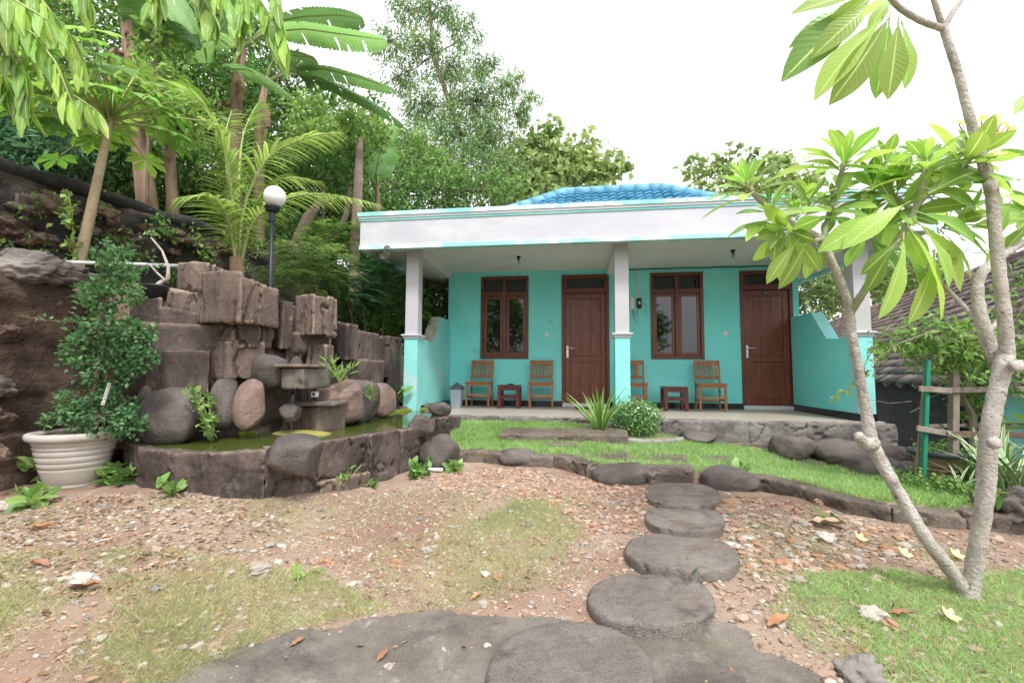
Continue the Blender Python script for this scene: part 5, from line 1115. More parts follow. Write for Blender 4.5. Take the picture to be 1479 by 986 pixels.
# desert rose in black pot
pb = at(222, 432, 4.12); ap = thing('small_black_pot', 'small black plant pot standing on the carved rocks behind the climbing shrub', 'plant pot', tuple(pb))
m = MB(); m.lathe([(0, 0), (.085, 0), (.105, .105), (.112, .11), (.112, .125), (.098, .125), (.092, .10), (0, .10)], 24); obj('pot_body', m, mat('black_pot', (.035, .036, .04), rough=.5), ap, local=True, smooth=True)
ar = thing('desert_rose', 'bare pale twisted desert rose stems in the small black pot', 'plant', (pb.x, pb.y, pb.z+.1))
m = MB(); m.tube([pb+Vector((0, 0, .09)), at(232, 408, 4.2), at(243, 402, 4.2), at(243, 385, 4.2), at(234, 362, 4.2), at(218, 343, 4.2)], [.035, .022, .018, .014, .010, .007], 8, rough=.1)
m.tube([at(240, 406, 4.2), at(228, 395, 4.2), at(216, 382, 4.2)], [.014, .009, .006], 6); obj('stem', m, mat('pale_stem', (.50, .46, .40), (.36, .33, .28), 8), ar, smooth=True)
f = MB(); leaves(f, DD, np.array([tuple(at(218+RNG.normal()*6, 340+RNG.normal()*3, 4.2)) for _ in range(22)]), rdir(22, .3), rdir(22, 1), np.full(22, .05)); obj('leaves', f, LF_VARI, ar, recalc=False)
# globe lamp
lb = Vector((ray(386, 540).x*4.85, 4.85, 1.9)); lp = thing('garden_lamp', 'black garden lamp post with a round white globe behind the rock columns', 'lamp', tuple(lb))
gt = at(397, 284, 4.85); st_ = at(393, 303, 4.85); m = MB(); m.tube([lb-Vector((0, 0, .3)), lb, st_], [.026, .026, .022], 12); obj('post', m, mat('black_metal', (.02, .022, .03), rough=.4), lp, smooth=True)
m = MB(); ax = (st_-lb).normalized(); m.tube([st_-ax*.10, st_-ax*.02], [.032, .032], 16); m.tube([st_-ax*.02, st_+ax*.02, st_+ax*.035], [.06, .078, .078], 20); m.tube([st_-ax*.13, st_-ax*.10], [.03, .03], 12); obj('lamp_collar', m, mat('black_metal_collar', (.02, .022, .03), rough=.4), lp)
m = MB(); V_, F_ = ico(4); m.add(V_*.113+np.array(tuple(gt)), F_); gl = mat('milk_glass', (.82, .82, .84), rough=.15, spec=.5); obj('globe', m, gl, lp, smooth=True)
# ferns / weeds
def weed(name, label, base, n, L, lf, tm, up=.6, spread=.05, cat='weed', group=None, seed=0, stems=5, h=.12):
    t = thing(name, label, cat, tuple(base), group=group); f = MB(); s = MB(); b = Vector(base)
    for k in range(stems):
        e = b+Vector(((RNG.random()-.5)*spread*3, (RNG.random()-.5)*spread*3, h*(.6+.6*RNG.random()))); s.tube([b, b.lerp(e, .5)+Vector((0, 0, .02)), e], [.004, .003, .002], 4)
        q = n//stems; T_ = RNG.random(q)[:, None]; P = np.array(tuple(b))*(1-T_)+np.array(tuple(e))*T_; leaves(f, tm, P+RNG.normal(size=(q, 3))*spread*.15, rdir(q, up), rdir(q, 1.5), L*(.6+.6*RNG.random(q)))
    obj('stem', s, BANRIB, t); obj('leaves', f, lf, t, recalc=False); return t
WD = 'small weeds along the stones'
TW = tmpl_blade(.55, 4, .3, .1)
weed('fern', 'bright green fern growing out of the rocks right of the water spout', at(490, 552, 4.7), 60, .12, LF_LIGHT, tmpl_diamond(.22), 1.1, .14, 'fern', h=.2, stems=8)
weed('water_weed', 'tall light green weed standing at the left end of the pond water', at(305, 632, 3.75), 110, .07, LF_LIGHT, TW, .5, .10, 'weed', h=.36, stems=7)
weed('grass_tuft', 'small grass tuft on the boulders at the back of the pond', at(535, 578, 5.1), 30, .12, LF_MID, tmpl_diamond(.14), 1.4, .06, 'weed', stems=4)
weed('leafy_weed', 'broad-leaved weed on the left behind the first porch column', at(578, 575, 6.9), 26, .16, LF_MID, TW, .6, .1, 'weed', stems=4)
P_ = [(75, 700, 3.1, 'broad-leaved weed growing against the big white pot', 16, .12, .22), (45, 735, 2.9, 'low leafy weed in front of the left side of the big pot', 24, .08, .1), (20, 668, 3.1, 'weeds in the dark corner left of the big pot', 60, .07, .18), (10, 700, 2.9, 'mossy leafy clump at the left edge beside the pot', 50, .06, .12), (165, 700, 3.25, 'leafy weeds between the big pot and the pond wall', 45, .07, .10),
      (253, 712, 3.15, 'small weed at the foot of the left part of the pond wall', 14, .08, .07), (345, 712, 3.2, 'tiny upright weed below the pond wall boulder', 12, .05, .12), (497, 705, 3.6, 'thin weed growing up the middle of the pond wall', 22, .05, .18), (607, 690, 4.3, 'leafy weed beside the round boulder at the end of the pond wall', 30, .07, .16), (655, 680, 4.8, 'low green weeds between the round boulder and the kerb', 60, .06, .06), (540, 704, 3.8, 'small green tuft at the base of the stone block in the pond wall', 16, .05, .05),
      (435, 835, 2.35, 'small bluish weed alone in the gravel left of the centre', 16, .04, .03), (990, 835, 2.75, 'weed growing beside the long stepping stone', 26, .04, .04), (1070, 705, 4.6, 'narrow-leaved plant beside the kerb boulder at the top of the path', 30, .09, .05), (1200, 300+456, 3.9, 'small weed at the kerb in the gravel on the right', 14, .05, .04), (1440, 745, 3.4, 'leafy weed at the right end of the kerb behind the plumeria trunk', 26, .09, .14)]
for k, (x, y, d, lb_, n, L, h_) in enumerate(P_):
    g = gp(x, y, hg); weed('small_weed', lb_, g, int(n*1.5), L*1.35, (LF_MID, LF_LIGHT)[k % 2], TW, .5, .05+h_*.2, 'weed', WD, h=h_)
b = MB(); g = gp(622, 681, hg); b.tube([g+Vector((-.03, 0, .02)), g+Vector((.12, -.01, .02))], .018, 12); tag(obj('pipe_end', b, PLAST, smooth=True), 'short white pipe stub lying at the end of the pond wall', 'pipe')
# flower bed plants
LILY = lmat('strap_leaf', (.16, .32, .07), (.34, .50, .14), rough=.4)
def strappy(name, label, base, n, L, lf, wd=.07, spread=.5, droop=.5, cat='plant', group=None):
    t = thing(name, label, cat, tuple(base), group=group); f = MB(); tm = tmpl_blade(wd, 8, droop, .4, lambda t: min(1, .45+t*1.5)*(1-t)**.55)
    a = RNG.random(n)*6.28; e = spread*RNG.random(n)**.7; D = np.stack([np.cos(a)*e, np.sin(a)*e, np.full(n, 1.)], -1); N = -np.stack([np.cos(a), np.sin(a), np.zeros(n)-.2], -1)
    P = np.array(tuple(base))+np.stack([np.cos(a)*.03, np.sin(a)*.03, np.zeros(n)], -1); f2 = MB(); leaves(f, (tm[0]*np.array([1, 1, 1]), tm[1]), P, D, N, L*(.55+.5*RNG.random(n)))
    obj('leaves', f, lf, t, recalc=False); m = MB(); m.tube([Vector(base)-Vector((0, 0, .03)), Vector(base)+Vector((0, 0, .05))], [.03, .02], 8); obj('stem', m, BANRIB, t); return t
strappy('strap_leaf_lily', 'spiky bright green strap-leaved plant in the flower bed before door 11', gp(868, 628, H)+Vector((0, 0, .02)), 40, .70, LILY, .075, .70, .30)
fbz = gp(920, 630, H); t = thing('flowering_bush', 'round bush dotted with small white flowers at the foot of the middle column', 'bush', tuple(fbz))
f = MB(); cc = at(920, 605, fbz.y); cloud(f, cc, (.26, .24, .20), 3400, .055, tmpl_diamond(.4), per=6, cr=.16, shell=.6, droop=.1); m = MB(); m.tube([fbz, cc], [.02, .01], 6); obj('stem', m, BARK, t); obj('leaves', f, lmat('bush_leaf', (.09, .22, .08), (.28, .46, .18)), t, recalc=False)
f = MB(); d_ = rdir(60, .6); leaves(f, tmpl_diamond(.9), np.repeat(np.array(tuple(cc))+d_*np.array([.26, .25, .21]), 4, 0), rdir(240, .4), rdir(240), np.full(240, .030)); obj('flowers', f, mat('white_petal', (.8, .8, .74), rough=.6), t, recalc=False)

# ================================================================== GRASS (real blades), GRAVEL, LOOSE STONES
BLADE = (np.array([(-.5, 0, 0), (.5, 0, 0), (-.35, .5, .06), (.35, .5, .06), (0, 1, .3)])*np.array([.06, 1, 1]), np.array([(0, 1, 3, 2)])), np.array([(2, 3, 4)])
def grass(name, poly, n, L, m, label=None, keep=None, dz=0, lean=.5, wd=1.0, patch=None):
    P = np.array(poly); lo, hi = P.min(0), P.max(0); X = RNG.random((n*6, 2))*(hi-lo)+lo; ok = inpoly(X[:, 0], X[:, 1], poly)
    X = X[ok]; q = np.stack([X[:, 0], X[:, 1], X[:, 0]*0], -1)
    if patch: X = X[(fbm(q*patch[0], 3, 77)+.34*RNG.random(len(X))) > patch[1]+.13]
    X = X[:n]; k = len(X); z = hg(X[:, 0], X[:, 1])+dz
    (V, F4), F3 = BLADE; V = V*np.array([wd, 1, 1]); D = rdir(k)*lean; D[:, 2] = 1; N = rdir(k); N[:, 2] *= .2
    S = L*(.5+.8*RNG.random(k)); mb = MB(); c = fbm(np.stack([X[:, 0]*2, X[:, 1]*2, X[:, 0]*0], -1), 3, 55)
    X_, Y_, Z_ = orient(D, N); Pz = np.stack([X[:, 0], X[:, 1], z-.005], -1)
    W = Pz[:, None]+S[:, None, None]*(V[None, :, :1]*X_[:, None]+V[None, :, 1:2]*Y_[:, None]+V[None, :, 2:]*Z_[:, None])
    o = (np.arange(k)*5)[:, None, None]; mb.V.append(W.reshape(-1, 3)); mb.F += [(F4[None]+o).reshape(-1, 4), (F3[None]+o).reshape(-1, 3)]
    mb.A.append(np.repeat(np.clip(c*1.2-.2+.4*RNG.random(k), 0, 1), 5)); mb.n = k*5
    o_ = obj(name, mb, m, recalc=False); o_['kind'] = 'stuff'; return o_
def wpoly(px, f=None): return [tuple(gp(*p, f))[:2] for p in px]
LG = wpoly([(655, 668), (700, 665), (745, 668), (800, 671), (850, 684), (900, 692), (985, 690), (1050, 692), (1100, 699), (1160, 714), (1220, 730), (1290, 742), (1340, 750), (1395, 755)])
LAWN2 = _offs(KERB[:15], .15)+[(4.3, 3.9), (4.5, 4.6), (4.7, 5.6), (2.4, 6.2), (.4, 6.5), (-.72, 6.65), (-.80, 6.2), (-.7, 5.4)]
grass('lawn_grass', LAWN2, 110000, .055, GRASSM, patch=(1.6, .27), lean=.9, wd=1.5)
grass('yard_grass', wpoly([(1110, 880), (1160, 832), (1290, 822), (1370, 840), (1479, 825), (1700, 850), (1750, 1150), (1330, 1080), (1180, 960)]), 42000, .045, GRASSM, patch=(2.2, .40), lean=1.3, wd=.9)
grass('yard_grass', wpoly([(1060, 740), (1300, 780), (1420, 800), (1479, 850), (1200, 870), (1060, 880)]), 5000, .035, GRASSM, patch=(2.6, .60), lean=1.3, wd=.8)
WHOLE = wpoly([(-300, 1200), (-150, 780), (60, 730), (300, 728), (600, 705), (850, 720), (880, 820), (700, 885), (480, 895), (300, 950), (150, 1150)])
grass('dry_grass', wpoly([(-300, 1200), (-200, 860), (60, 800), (260, 800), (460, 830), (560, 880), (390, 920), (280, 980), (100, 1150)]), 40000, .055, DRYG, patch=(1.7, .42), lean=1.4, wd=.55)
grass('dry_grass', WHOLE, 45000, .035, DRYG, patch=(1.5, .50), lean=1.5, wd=.6)
grass('dry_grass', WHOLE, 18000, .028, DRYG, patch=(4, .50), lean=1.6, wd=.6)
grass('dry_grass', wpoly([(540, 800), (640, 760), (800, 722), (850, 770), (740, 840), (640, 890), (540, 870)]), 12000, .042, DRYG, patch=(2.0, .46), lean=1.3, wd=.6)
grass('yard_grass', wpoly([(640, 790), (740, 725), (850, 730), (820, 800), (700, 830)]), 4000, .042, GRASSM, patch=(2.0, .55), lean=1.3, wd=.6)
grass('yard_grass', WHOLE, 6000, .035, GRASSM, patch=(2.7, .66), lean=1.3, wd=.7)
# creeping low grass on the slab edges
STV = [mat('stone_pink', (.34, .235, .18), (.46, .35, .28), attr=1, rough=.95, bump=.6, bsc=90), mat('stone_pale', (.34, .29, .245), (.50, .45, .40), attr=1, rough=.95, bump=.6, bsc=90), mat('stone_grey', (.20, .18, .17), (.36, .33, .31), attr=1, rough=.95, bump=.6, bsc=90), mat('stone_orange', (.36, .20, .125), (.45, .31, .22), attr=1, rough=.95, bump=.6, bsc=90), mat('stone_brown', (.20, .12, .08), (.33, .22, .16), attr=1, rough=.95, bump=.6, bsc=90)]
YARD = wpoly([(-300, 1300), (-150, 760), (0, 720), (180, 712), (350, 722), (480, 715), (600, 695), (660, 680), (745, 674), (850, 694), (935, 706), (1050, 712), (1160, 728), (1290, 758), (1400, 770), (1600, 790), (2000, 1100), (1700, 1400)], hg)
def scatter(name, n, smin, smax, mi, poly=YARD, patch=None, sub=1, flat=.6, onpad=.12, avoid=True, bury=.25):
    P = np.array(poly); lo, hi = P.min(0), P.max(0); X = RNG.random((n*8, 2))*(hi-lo)+lo; ok = inpoly(X[:, 0], X[:, 1], poly)
    d_ = np.hypot(X[:, 0], X[:, 1]); ok &= (d_ > 1.3) & (d_ < 6.2)
    pd = inpoly(X[:, 0], X[:, 1], PAD); ok &= (~pd) | (RNG.random(len(X)) < onpad)
    X = X[ok]
    if patch: X = X[fbm(np.stack([X[:, 0]*patch[0], X[:, 1]*patch[0], X[:, 0]*0+patch[2]], -1), 3, 66)+.15*RNG.random(len(X)) > patch[1]]
    X = X[:n]; k = len(X); V, F = ico(sub); S = smin*(smax/smin)**(RNG.random(k)**2.2)
    sh_ = 1+.55*(RNG.random((k, len(V)))-.5) if sub == 1 else 1+.8*(vnoise((V*1.7)[None]+np.arange(k)[:, None, None]*3.3, 5).reshape(k, -1)-.5) if False else 1+.5*(RNG.random((k, len(V)))-.5)
    a = RNG.random(k)*6.28; ax = np.stack([.7+.7*RNG.random(k), .7+.5*RNG.random(k), flat*(.6+.6*RNG.random(k))], -1)
    L = V[None]*sh_[..., None]*ax[:, None]; c, s = np.cos(a)[:, None], np.sin(a)[:, None]
    L = np.stack([L[..., 0]*c-L[..., 1]*s, L[..., 0]*s+L[..., 1]*c, L[..., 2]], -1)*S[:, None, None]
    L += np.stack([X[:, 0], X[:, 1], hg(X[:, 0], X[:, 1])+S*flat*bury], -1)[:, None]
    m = MB(); m.V = [L.reshape(-1, 3)]; m.F = [(F[None]+(np.arange(k)*len(V))[:, None, None]).reshape(-1, 3)]; m.A = [np.repeat(RNG.random(k), len(V))]; m.n = k*len(V)
    o = obj(name, m, STV[mi], recalc=False); o['kind'] = 'stuff'
scatter('gravel', 8000, .004, .016, 0); scatter('gravel', 5500, .004, .016, 1); scatter('gravel', 4500, .004, .014, 2); scatter('gravel', 5000, .004, .018, 3); scatter('gravel', 7000, .003, .012, 4, onpad=.3)
scatter('gravel', 300, .012, .030, 1, patch=(.9, .5, 0)); scatter('gravel', 600, .012, .034, 0, patch=(.9, .48, 4)); scatter('gravel', 140, .012, .03, 2, patch=(.9, .5, 7))
OR_ = wpoly([(600, 690), (745, 676), (935, 708), (935, 750), (860, 770), (800, 730), (680, 720)], hg); scatter('rubble', 420, .014, .034, 3, OR_); scatter('rubble', 300, .014, .034, 0, OR_)
RT_ = wpoly([(1050, 715), (1160, 730), (1290, 762), (1330, 800), (1200, 830), (1090, 850), (1060, 800), (1045, 760)], hg); scatter('rubble', 90, .02, .04, 1, RT_); scatter('rubble', 90, .02, .04, 0, RT_); scatter('rubble', 90, .02, .045, 3, RT_)
scatter('rubble', 160, .012, .026, 1, wpoly([(-80, 900), (0, 740), (330, 740), (500, 780), (420, 840), (200, 830)], hg))
LS = [(615, 798, .030, 1, 'white angular stone in the gravel just right of the yard centre'), (572, 818, .032, 3, 'brown stone next to the white angular one'), (472, 815, .034, 3, 'orange-brown stone in the gravel left of the centre'), (375, 832, .05, 1, 'white lumpy stone with a bright top, left of the centre'), (205, 882, .0, 1, ''), (122, 845, .045, 1, 'pale stone on the left beside the curled orange leaf'), (720, 838, .025, 3, 'small orange stone below the green patch'), (704, 937, .018, 1, 'pale pebble at the left edge of the largest stepping stone'), (563, 966, .018, 1, 'pale pebble on the concrete pad, left of the largest stepping stone'), (600, 936, .012, 2, 'small grey pebble in the middle of the concrete pad'), (931, 914, .026, 1, 'white broken stone below the nearly round stepping stone'),
      (1262, 895, .045, 1, 'flat pale stone lying in the grass on the right'), (1287, 907, .028, 3, 'brownish stone touching the flat pale one in the grass'), (1150, 842, .032, 1, 'white stone in the bare soil right of the long stepping stone'), (1184, 728, .035, 3, 'reddish round stone just below the kerb on the right'), (1300, 778, .03, 3, 'orange stone left of the plumeria stems'), (1143, 733, .04, 4, 'dark brown stone in the rubble right of the path'), (820, 742, .04, 3, 'reddish-brown stone on the bare red soil'), (975, 771, .034, 1, 'cream stone wedged below the second stepping stone'), (1190, 782, .05, 1, 'large pale lump in the rubble on the right'), (1160, 760, .045, 1, 'long pale stone in the rubble on the right'), (1245, 982, .07, 2, 'big grey rock at the bottom edge right of the pad'), (1190, 975, .035, 0, 'pinkish rock beside the big grey one at the bottom edge'), (1432, 728, .09, 2, 'dark boulder behind the plumeria trunk'), (1470, 745, .16, 2, 'large dark boulder at the right edge of the photo'), (5, 735, .05, 1, 'white stone at the left edge by the weeds'), (1440, 782, .035, 0, 'pinkish stone right of the plumeria base')]
for k, (x, y, r, mi, lb_) in enumerate(LS):
    if not r: continue
    g = gp(x, y, hg); b = MB(); blob(b, g+Vector((0, 0, r*.3)), (r*1.15, r, r*.65), 300+k, .7, 1.7, 3 if r < .06 else 4, fine=.2); tag(obj('loose_stone', b, BOULD if r > .08 else STV[mi], smooth=r > .06, recalc=False), lb_, 'stone', 'loose stones in the yard')
LITM = mat('leaf_litter_brown', (.20, .11, .07), (.42, .30, .19), attr=2, rough=.9)
DRYL = mat('dry_leaf', (.48, .26, .13), (.36, .19, .10), 14, .8, .3, 40, trans=.15); DRYL2 = mat('dark_dry_leaf', (.25, .12, .07), (.34, .18, .11), 14, .8, .3, 40)
for k, (x, y, L, a, lb_, mt_) in enumerate([(38, 770, .13, .2, 'curled orange dry leaf at the left edge of the yard', DRYL), (70, 822, .11, 2.9, 'narrow reddish dry leaf left of the pale stone', DRYL2), (100, 858, .13, .1, 'long brown dry leaf beside the pale stone on the left', DRYL2), (1110, 912, .14, .4, 'long orange-brown dry leaf at the right edge of the concrete pad', DRYL), (1165, 758, .24, -.5, 'large curled pale dry leaf in the rubble on the right', mat('pale_dry_leaf', (.55, .42, .30), (.42, .30, .20), 14, .8)), (680, 872, .07, .8, 'small orange dry leaf above the concrete pad', DRYL), (418, 940, .07, .9, 'small brown dry leaf on the left edge of the concrete pad', DRYL2), (1232, 765, .05, .3, 'small dark dry leaf below the kerb on the right', DRYL2), (1285, 893, .10, -.2, 'brown dry leaf in the grass beside the flat stone', DRYL2), (545, 962, .07, 1.2, 'thin dry leaf beside a pebble on the pad', DRYL2), (1440, 715, .16, .2, 'brown dry leaf under the striped plants', DRYL), (655, 686, .09, 0, 'dry brown leaf at the end of the kerb', DRYL)]):
    g = gp(x, y, hg); m = MB(); V_, F_ = tmpl_blade(.4, 7, -.15, .7, wave=.05); c_, s_ = math.cos(a), math.sin(a); V_ = V_*L; W = np.stack([V_[:, 1]*c_-V_[:, 0]*s_, V_[:, 1]*s_+V_[:, 0]*c_, V_[:, 2]], -1)+np.array(tuple(g+Vector((0, 0, .015)))); m.add(W, [F_] if False else F_)
    tag(obj('dry_leaf', m, mt_, smooth=True, recalc=False), lb_, 'dry leaf', 'fallen dry leaves')
for (poly_, n_) in ((wpoly([(-250, 1000), (-100, 760), (60, 725), (330, 722), (420, 760), (250, 830), (60, 900)], hg), 1500), (YARD, 2200), (wpoly([(900, 760), (1290, 762), (1400, 790), (1200, 840), (1060, 900), (900, 800)], hg), 500)):
    P = np.array(poly_); lo, hi = P.min(0), P.max(0); X = RNG.random((n_*6, 2))*(hi-lo)+lo; X = X[inpoly(X[:, 0], X[:, 1], poly_)][:n_]; k = len(X); dd_ = rdir(k); dd_[:, 2] *= .15; nn2 = rdir(k)*.5; nn2[:, 2] = 1
    m = MB(); leaves(m, tmpl_blade(.45, 3, -.1, .5), np.stack([X[:, 0], X[:, 1], hg(X[:, 0], X[:, 1])+.006], -1), dd_, nn2, .012+.032*RNG.random(k)**2); o = obj('leaf_litter', m, LITM, recalc=False); o['kind'] = 'stuff'
# ================================================================== RIGHT SIDE: neighbour house, trellis, plants
nb = thing('neighbour_house', 'low neighbouring house with a mossy dark brown tiled roof and dark block walls', 'house', (6, 6, -.6))
ed = Vector((.358, .934, 0)); up_h = Vector((.934, -.358, 0)); EZn, RZn, RUN = 1.10, 3.7, 3.0
NB_T = mat('brown_roof_tile', (.15, .115, .105), (.25, .20, .185), attr=2, rough=.9, bump=.6, bsc=30, layers=[((.38, .35, .33), 5, .60, .76, .6), ((.045, .035, .03), 3, .55, .75, .7)])
Lr = 27; sl_ = math.hypot(RUN, RZn-EZn); vx = (up_h*RUN+Vector((0, 0, RZn-EZn)))/sl_; nn_ = vx.cross(ed); nn_ = -nn_ if nn_.z < 0 else nn_
org = Vector((6, 6, EZn))-ed*4.0
P = tiled([(0, 0), (Lr, 0), (Lr, sl_), (0, sl_)], tuple(org), tuple(ed), tuple(vx), tuple(nn_), Lr, sl_, .20, .23, .035, .04); rf_ = obj('roof', P, NB_T, nb, smooth=True, recalc=False)
m = MB(); a = org+up_h*RUN+Vector((0, 0, RZn-EZn)); b = a+up_h*RUN-Vector((0, 0, RZn-EZn)); m.add([tuple(a-Vector((0,0,.01))), tuple(a+ed*Lr-Vector((0,0,.01))), tuple(b+ed*Lr), tuple(b)], [(0, 1, 2, 3)]); obj('far_slope', m, NB_T, rf_)
obj('ridge_cap', caps(a, a+ed*Lr, 80, .11), NB_T, rf_, smooth=True)
BLK = bpy.data.materials.new('block_wall'); BLK.use_nodes = True; _t = BLK.node_tree; _bs = _t.nodes['Principled BSDF']; _bs.inputs['Roughness'].default_value = .95
_c1 = _t.nodes.new('ShaderNodeTexCoord'); _br = _t.nodes.new('ShaderNodeTexBrick'); _mp = _t.nodes.new('ShaderNodeMapping'); _mp.inputs['Rotation'].default_value = (R(90), 0, 0)
_br.inputs['Color1'].default_value = (.035, .035, .04, 1); _br.inputs['Color2'].default_value = (.06, .058, .062, 1); _br.inputs['Mortar'].default_value = (.022, .022, .024, 1); _br.inputs['Scale'].default_value = 2.4; _br.inputs['Mortar Size'].default_value = .012
_t.links.new(_c1.outputs['Object'], _mp.inputs[0]); _t.links.new(_mp.outputs[0], _br.inputs['Vector']); _t.links.new(_br.outputs[0], _bs.inputs['Base Color'])
def wallseg(t0, t1, z0, z1, mt, name, off=.35, th=.14):
    p = Vector((6, 6, 0))+up_h*off; m = MB(); A_ = p+ed*t0; B_ = p+ed*t1; C_ = B_+up_h*th; D_ = A_+up_h*th
    m.add([(q.x, q.y, z) for z in (z0, z1) for q in (A_, B_, C_, D_)], [(3, 2, 1, 0), (4, 5, 6, 7), (0, 1, 5, 4), (1, 2, 6, 5), (2, 3, 7, 6), (3, 0, 4, 7)]); return obj(name, m, mt, nb)
wallseg(1.35, 22, -.8, 1.32, BLK, 'block_wall'); wallseg(.55, 1.35, -.8, .35, BLK, 'block_wall'); wallseg(.55, 1.35, .95, 1.32, BLK, 'block_wall')
wallseg(.56, 1.34, .352, .948, mat('dark_opening', (.006, .006, .007)), 'dark_window', .42, .02)
wallseg(-4, .548, -.8, 1.32, TEALL, 'turquoise_wall')
for k in range(40):
    m = MB(); p = org+ed*(.3+.6*k)+up_h*.02+Vector((0, 0, -.04)); m.bar(p, p+up_h*.5+Vector((0, 0, .48)), .05, .08)
    if k < 14: obj('rafter_end', m, BARKP, rf_)
# trellis
tr = thing('trellis_fence', 'rough trellis of a green post, grey wooden posts and thin rails overgrown by a vine', 'trellis', tuple(on(1375, 4.2)))
GRN = mat('green_paint', (.02, .19, .12), (.03, .24, .15), 4, .6, .2, 30, layers=[((.30, .27, .20), 5, .62, .75, .8)]); OWD = mat('old_wood', (.20, .165, .14), (.32, .28, .24), 5, .9, .6, 40, layers=[((.10, .07, .05), 4, .58, .75, .7)], stretch=(1, 1, .4))
def post(px0, py0, px1, py1, d, w_, mt): m = MB(); m.bar(at(px0, py0, d), at(px1, py1, d), w_, w_); obj('post', m, mt, tr, bevel=.004)
post(1333, 700, 1340, 520, 4.2, .036, GRN); post(1376, 705, 1378, 535, 4.3, .06, OWD); post(1490, 690, 1492, 500, 4.6, .08, mat('red_post', (.22, .06, .04))); post(1323, 690, 1336, 530, 4.26, .02, OWD)
def rail(a, b, w_=.022, h_=.05, mt=OWD): m = MB(); m.bar(at(*a), at(*b), w_, h_); obj('rail', m, mt, tr, bevel=.003)
rail((1328, 561, 4.15), (1374, 564, 4.2)); rail((1374, 563, 4.24), (1500, 561, 4.5)); rail((1325, 618, 4.15), (1372, 626, 4.2)); rail((1372, 627, 4.24), (1500, 628, 4.5), h_=.06, mt=mat('brown_wood', (.14, .09, .07), (.2, .14, .11), 6, .9)); rail((1340, 615, 4.35), (1480, 612, 4.9), .03, .03); rail((1290, 480, 4.6), (1420, 486, 4.3), .03, .04); rail((1380, 485, 4.2), (1500, 487, 4.2), .03, .04)
# vine
vn = thing('trellis_vine', 'tangled leafy vine with grey twigs covering the trellis top', 'vine', tuple(on(1400, 4.35)))
tw = MB(); f = MB()
for (x, y, d, rx, rz, n) in [(1310, 490, 4.4, 40, 20, 150), (1350, 480, 4.3, 42, 24, 260), (1395, 500, 4.3, 45, 34, 420), (1440, 520, 4.4, 45, 40, 420), (1470, 460, 4.5, 30, 50, 260), (1420, 560, 4.6, 36, 30, 220), (1290, 510, 4.4, 22, 10, 40), (1460, 395, 4.6, 24, 24, 60), (1400, 590, 4.8, 26, 30, 120), (1345, 520, 4.4, 30, 16, 80), (1375, 540, 4.4, 30, 20, 100)]:
    cloud(f, at(x, y, d), (px_r(rx, d), px_r(rx, d), px_r(rz, d)), n, .085, DD, per=5, cr=.2, twig=tw, shell=.2, droop=-.3)
for k in range(36):
    p = at(1300+170*RNG.random(), 470+110*RNG.random(), 4.3+.2*RNG.random()); q = p+Vector(RNG.normal(size=3)*np.array([.3, .1, .15])); tw.tube([p, p.lerp(q, .5)+Vector(RNG.normal(size=3)*.04), q], [.006, .005, .003], 4)
tw.tube([on(1395, 4.5), at(1405, 600, 4.5), at(1385, 560, 4.5), at(1400, 520, 4.4)], [.035, .03, .02, .012], 6)
obj('twigs', tw, OWD, vn); obj('leaves', f, lmat('vine_leaf', (.06, .17, .04), (.28, .44, .12)), vn, recalc=False)
# vine sprays hanging by the right column
f = MB(); tw = MB(); sp_ = thing('vine_spray', 'thin leafy sprig hanging beside the leaning plumeria stem', 'plant', tuple(at(1240, 565, 3.6)))
for pts in ([(1236, 556), (1215, 568), (1196, 580)], [(1262, 500), (1248, 530), (1250, 548)], [(1300, 495), (1270, 515), (1262, 545)]):
    W = [at(x, y, 3.4) for x, y in pts]; tw.tube(W, .003, 4)
    for k in range(16): q = W[0].lerp(W[1], k/8) if k < 8 else W[1].lerp(W[2], (k-8)/8); leaves(f, DD, np.array([tuple(q)]), rdir(1), rdir(1, 1), np.array([.05]))
tw.tube([at(1300, 495, 3.4), at(1340, 480, 4.0), at(1360, 480, 4.3)], .004, 4)
obj('twig', tw, OWD, sp_); obj('leaves', f, LF_LIGHT, sp_, recalc=False)
# ribbed pot behind trellis with ground cover
g = on(1352, 4.45); zt = at(1352, 650, 4.45).z-g.z; tp = thing('ribbed_pot', 'brown ribbed plant pot with a dark rim standing behind the green post', 'plant pot', tuple(g))
prof = [(0, 0), (.15, 0)]+[(.16+.05*(k/30)+.006*math.sin(k*1.3), .02+(zt-.06)*k/30) for k in range(31)]+[(.235, zt-.04), (.24, zt-.005), (.22, zt), (.2, zt-.03)]
m = MB(); m.lathe(prof, 32); obj('pot_body', m, mat('brown_pot', (.30, .20, .12), (.22, .20, .16), 4, .8, .4, 40), tp, local=True, smooth=True)
m = MB(); m.lathe([(.236, zt-.045), (.248, zt-.04), (.248, zt+.002), (.22, zt+.004), (.2, zt-.03), (0, zt-.03)], 32); obj('rim', m, mat('blue_grey_rim', (.05, .06, .08), rough=.5), tp, local=True, smooth=True)
gc = thing('pot_ground_cover', 'small green leaves growing in the ribbed pot', 'plant', (g.x, g.y, g.z+zt-.03)); f = MB(); cloud(f, g+Vector((0, 0, zt)), (.19, .19, .03), 500, .03, DR, per=5, cr=.3, shell=0); obj('leaves', f, LF_LIGHT, gc, recalc=False); m = MB(); m.tube([g+Vector((0, 0, zt-.05)), g+Vector((0, 0, zt))], .01, 5); obj('stem', m, BANRIB, gc)
